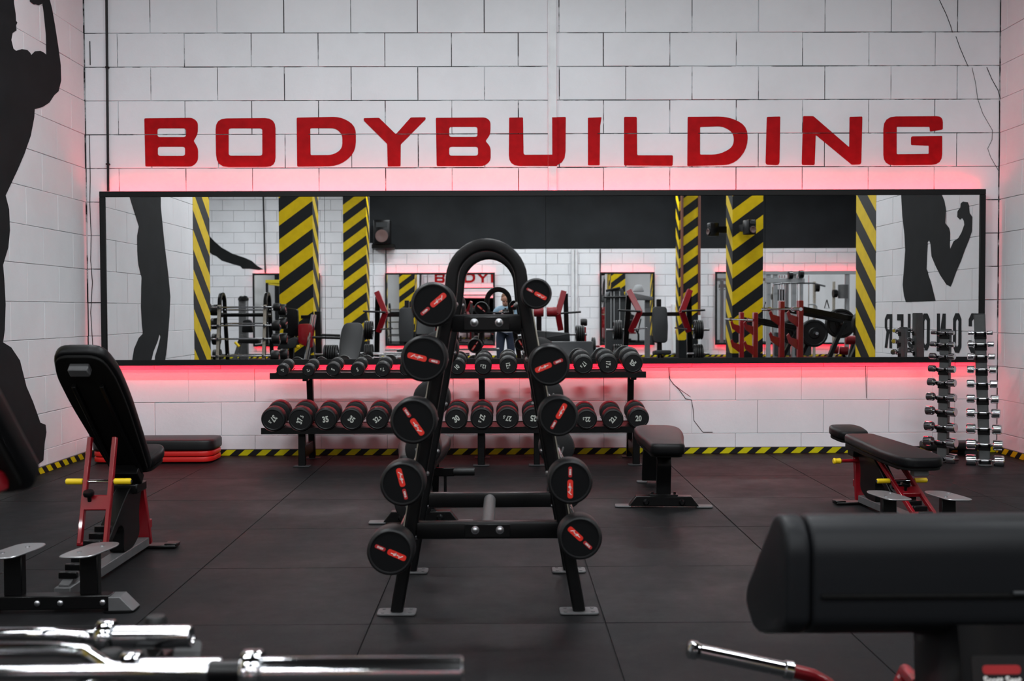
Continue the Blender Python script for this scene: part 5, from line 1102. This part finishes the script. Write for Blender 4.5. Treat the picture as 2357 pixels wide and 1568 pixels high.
q = am(1668, 530, 19.5); speaker('reflected small black loudspeaker on the flank of the striped pillar', (4.10 - 0.30, 0.15, q.z), D(70), 0.14, 0.24, 0.18)
# pipes, conduits and the white cabinet on the rear wall
for px, mat, lab in ((1561, 'rust_pipe', 'reflected rust red pipe on the front of the far striped pillar'), (1600, 'rust_pipe', 'reflected rust red pipe at the edge of the far striped pillar')):
    q = am(px, 600, 28.0); o = MB().cyl((q.x, -7.93, 1.2), (q.x, -7.93, 5.55), 0.035, seg=12).build('pipe', mat); tag(o, lab, 'pipe')
for px, r_, mat, lab in ((1318, 0.05, 'post_paint', 'reflected white pipe on the rear wall beside its thinner twin'), (1326, 0.035, 'post_paint', 'reflected thinner white pipe on the rear wall')):
    q = am(px, 600, 30.3); o = MB().cyl((q.x, REAR + 0.06, 0.05), (q.x, REAR + 0.06, 3.06), r_, seg=12).build('pipe', mat); tag(o, lab, 'pipe')
for px, lab in ((889, 'reflected black conduit above the square mirror'), (1381, 'reflected black conduit above the narrow mirror')):
    q = am(px, 600, 30.3); o = MB().cyl((q.x, REAR + 0.03, 2.42), (q.x, REAR + 0.03, 3.07), 0.014, seg=8).build('conduit', 'frame_black'); tag(o, lab, 'conduit')
q = am(611, 600, 30.3); o = MB().cyl((q.x, REAR + 0.03, 2.42), (q.x - 0.05, REAR + 0.03, 5.5), 0.02, seg=8).build('conduit', 'frame_black'); tag(o, 'reflected black conduit running down to the mirror under the painted hand', 'conduit')
t = thing('wall_cabinet', 'reflected white metal cabinet with small red signs on the rear wall', 'cabinet', (am(1572, 760, 30.2).x, REAR + 0.2, 0))
xa, xb = am(1546, 0, 30.2).x, am(1611, 0, 30.2).x; zt_ = am(0, 706, 30.2).z
MB().box(((xa + xb) / 2, REAR + 0.16, (zt_ + 0.10) / 2), (xb - xa, 0.30, zt_ - 0.10), None, 0.01).build('body', 'white_door', t)
for k in range(2):
    d = MB().box((xa + (xb - xa) * (0.25 + 0.5 * k), REAR + 0.315, (zt_ + 0.10) / 2), ((xb - xa) / 2 - 0.01, 0.02, zt_ - 0.14), None, 0.004).build('door', 'white_door', t)
    MB().box((xa + (xb - xa) * (0.45 + 0.1 * k), REAR + 0.33, 0.75), (0.02, 0.02, 0.12), None, 0.004).build('handle', 'dark_grey', d)
for px, py in ((1558, 711), (1558, 764)): q = am(px, py, 30.0); MB().box((q.x, REAR + 0.328, q.z), (0.10, 0.006, 0.10), None, 0.001).build('sign', 'sign_red', t)

# ================================================================== THE PHOTOGRAPHER (behind the camera, seen in the mirror)
ps = thing('person', 'reflected person in a pale blue denim shirt and dark jeans looking down at a camera', 'person', (0.03, -0.34, 0))
def skin_mesh(name, mat, verts, edges, radii, root, par, sub=2):
    me = bpy.data.meshes.new(name); me.from_pydata([Vector(v) for v in verts], edges, []); me.update()
    o = bpy.data.objects.new(name, me); C.objects.link(o)
    md = o.modifiers.new('s', 'SKIN'); md.use_smooth_shade = True
    for i, r_ in enumerate(radii):
        v = me.skin_vertices[0].data[i]; v.radius = (r_, r_) if isinstance(r_, (int, float)) else r_; v.use_root = i == root
    o.modifiers.new('u', 'SUBSURF').levels = sub
    bpy.context.view_layer.update()
    m2 = bpy.data.meshes.new_from_object(o.evaluated_get(bpy.context.evaluated_depsgraph_get()))
    bpy.data.objects.remove(o); bpy.data.meshes.remove(me)
    m2.materials.clear(); m2.materials.append(MATS[mat]); m2.polygons.foreach_set('use_smooth', [True] * len(m2.polygons))
    o = bpy.data.objects.new(name, m2); C.objects.link(o); o.parent = par; o.matrix_basis = WM[par.name].inverted(); return o
X0, Y0 = 0.03, -0.34
P = lambda x, y, z: (X0 + x, Y0 + y, z)
V = [P(0, 0, 1.11), P(0, 0, 1.18), P(0, 0.01, 1.28), P(0, 0.01, 1.36), P(0, 0.03, 1.43),
     P(-0.17, 0.0, 1.345), P(-0.215, 0.06, 1.10), P(-0.104, 0.24, 1.275), P(0.17, 0.0, 1.345), P(0.215, 0.06, 1.10), P(0.104, 0.24, 1.275)]
E = [(0, 1), (1, 2), (2, 3), (3, 4), (3, 5), (5, 6), (6, 7), (3, 8), (8, 9), (9, 10)]
skin_mesh('shirt', 'denim_shirt', V, E, [(0.165, 0.115), (0.155, 0.110), (0.165, 0.115), (0.12, 0.09), (0.062, 0.062), 0.072, 0.056, 0.040, 0.072, 0.056, 0.040], 0, ps)
V = [P(0, 0, 1.05), P(-0.095, 0, 0.84), P(-0.105, 0.03, 0.48), P(-0.115, -0.02, 0.09), P(0.095, 0, 0.84), P(0.105, 0.03, 0.48), P(0.115, -0.02, 0.09)]
skin_mesh('jeans', 'jeans', V, [(0, 1), (1, 2), (2, 3), (0, 4), (4, 5), (5, 6)], [(0.155, 0.11), 0.098, 0.068, 0.055, 0.098, 0.068, 0.055], 0, ps)
# head, neck and hands are one body under the clothes
bd = MB()
tiltm = Matrix.Rotation(D(-34), 3, 'X'); hc = Vector(P(0, 0.055, 1.535))
hp = lambda x, y, z: hc + tiltm @ Vector((x, y, z))
bd.cyl(P(0, 0.01, 1.36), hc + tiltm @ Vector((0, -0.02, -0.06)), 0.056, 0.052, 16)
bd.ball(hc + tiltm @ Vector((0, -0.01, 0.025)), 0.1, (0.76, 0.93, 0.98), tiltm, 22); bd.ball(hp(0, 0.022, -0.052), 0.07, (0.84, 0.90, 0.86), tiltm, 18)
bd.ball(hp(0, 0.092, -0.008), 0.017, (0.8, 1.0, 1.7), tiltm, 10)
for s in (-1, 1): bd.ball(hp(s * 0.077, -0.008, 0.0), 0.026, (0.35, 0.75, 1.15), tiltm, 10)
for s in (-1, 1):
    w0 = Vector(P(s * 0.104, 0.24, 1.275)); pm = w0 + Vector((-s * 0.005, 0.055, 0.02)); bd.cyl(w0, pm, 0.027, 0.030, 12); bd.ball(pm, 0.036, (0.75, 1.15, 0.95), None, 12)
    for k in range(4):
        f0 = pm + Vector((-s * 0.004, 0.028 - 0.004 * k, 0.026 - k * 0.017)); f1 = f0 + Vector((-s * 0.012, 0.026, 0.002)); f2 = f1 + Vector((-s * 0.024, 0.010, 0)); bd.tube([f0, f0.lerp(f1, 0.5), f1, f1.lerp(f2, 0.5), f2], 0.0082 - 0.0006 * k, 8)
    f0 = pm + Vector((-s * 0.012, -0.012, 0.018)); bd.tube([f0, f0 + Vector((-s * 0.018, 0.0, 0.016)), f0 + Vector((-s * 0.030, 0.012, 0.020))], 0.0095, 8)
body_o = bd.build('body', 'skin', ps, ang=180)
hr = MB(); hr.ball(hc + tiltm @ Vector((0, -0.022, 0.040)), 0.1, (0.785, 0.91, 0.93), tiltm, 20); hr.build('hair', 'hair', ps, ang=180)
hr = MB(); hr.ball(hp(0, 0.026, -0.075), 0.062, (0.86, 0.93, 0.72), tiltm, 16); hr.build('beard', 'hair', ps, ang=180)
for s in (-1, 1):
    MB().ball(hp(s * 0.030, 0.083, 0.016), 0.0095, (1.2, 0.6, 0.7), tiltm, 8).build('eye', 'label_black', ps)
    MB().prism(rounded([(-0.045, -0.09), (0.045, -0.09), (0.05, 0.12), (0.02, 0.19), (-0.02, 0.19), (-0.05, 0.12)], 0.03, 4), P(s * 0.12, -0.01, 0.05), (1, 0, 0), (0, 1, 0), 0.09, 0.03, 3).build('shoe', 'shoe', ps)
t = thing('camera', 'black camera with a round lens held by the person in the mirror', 'camera', (0.03, -0.065, 1.30))
cz = 1.315
MB().box((0.03, -0.075, cz), (0.108, 0.05, 0.085), None, 0.012, 2).build('body', 'black_gloss', t); MB().box((0.03, -0.085, cz + 0.052), (0.045, 0.045, 0.03), None, 0.008).build('viewfinder', 'black_gloss', t)
MB().lathe([(0, 0.036), (0.02, 0.036), (0.024, 0.030), (0.024, 0.0)], (0.03, -0.058, cz - 0.005), (0, 1, 0), 20).build('lens', 'black_gloss', t)
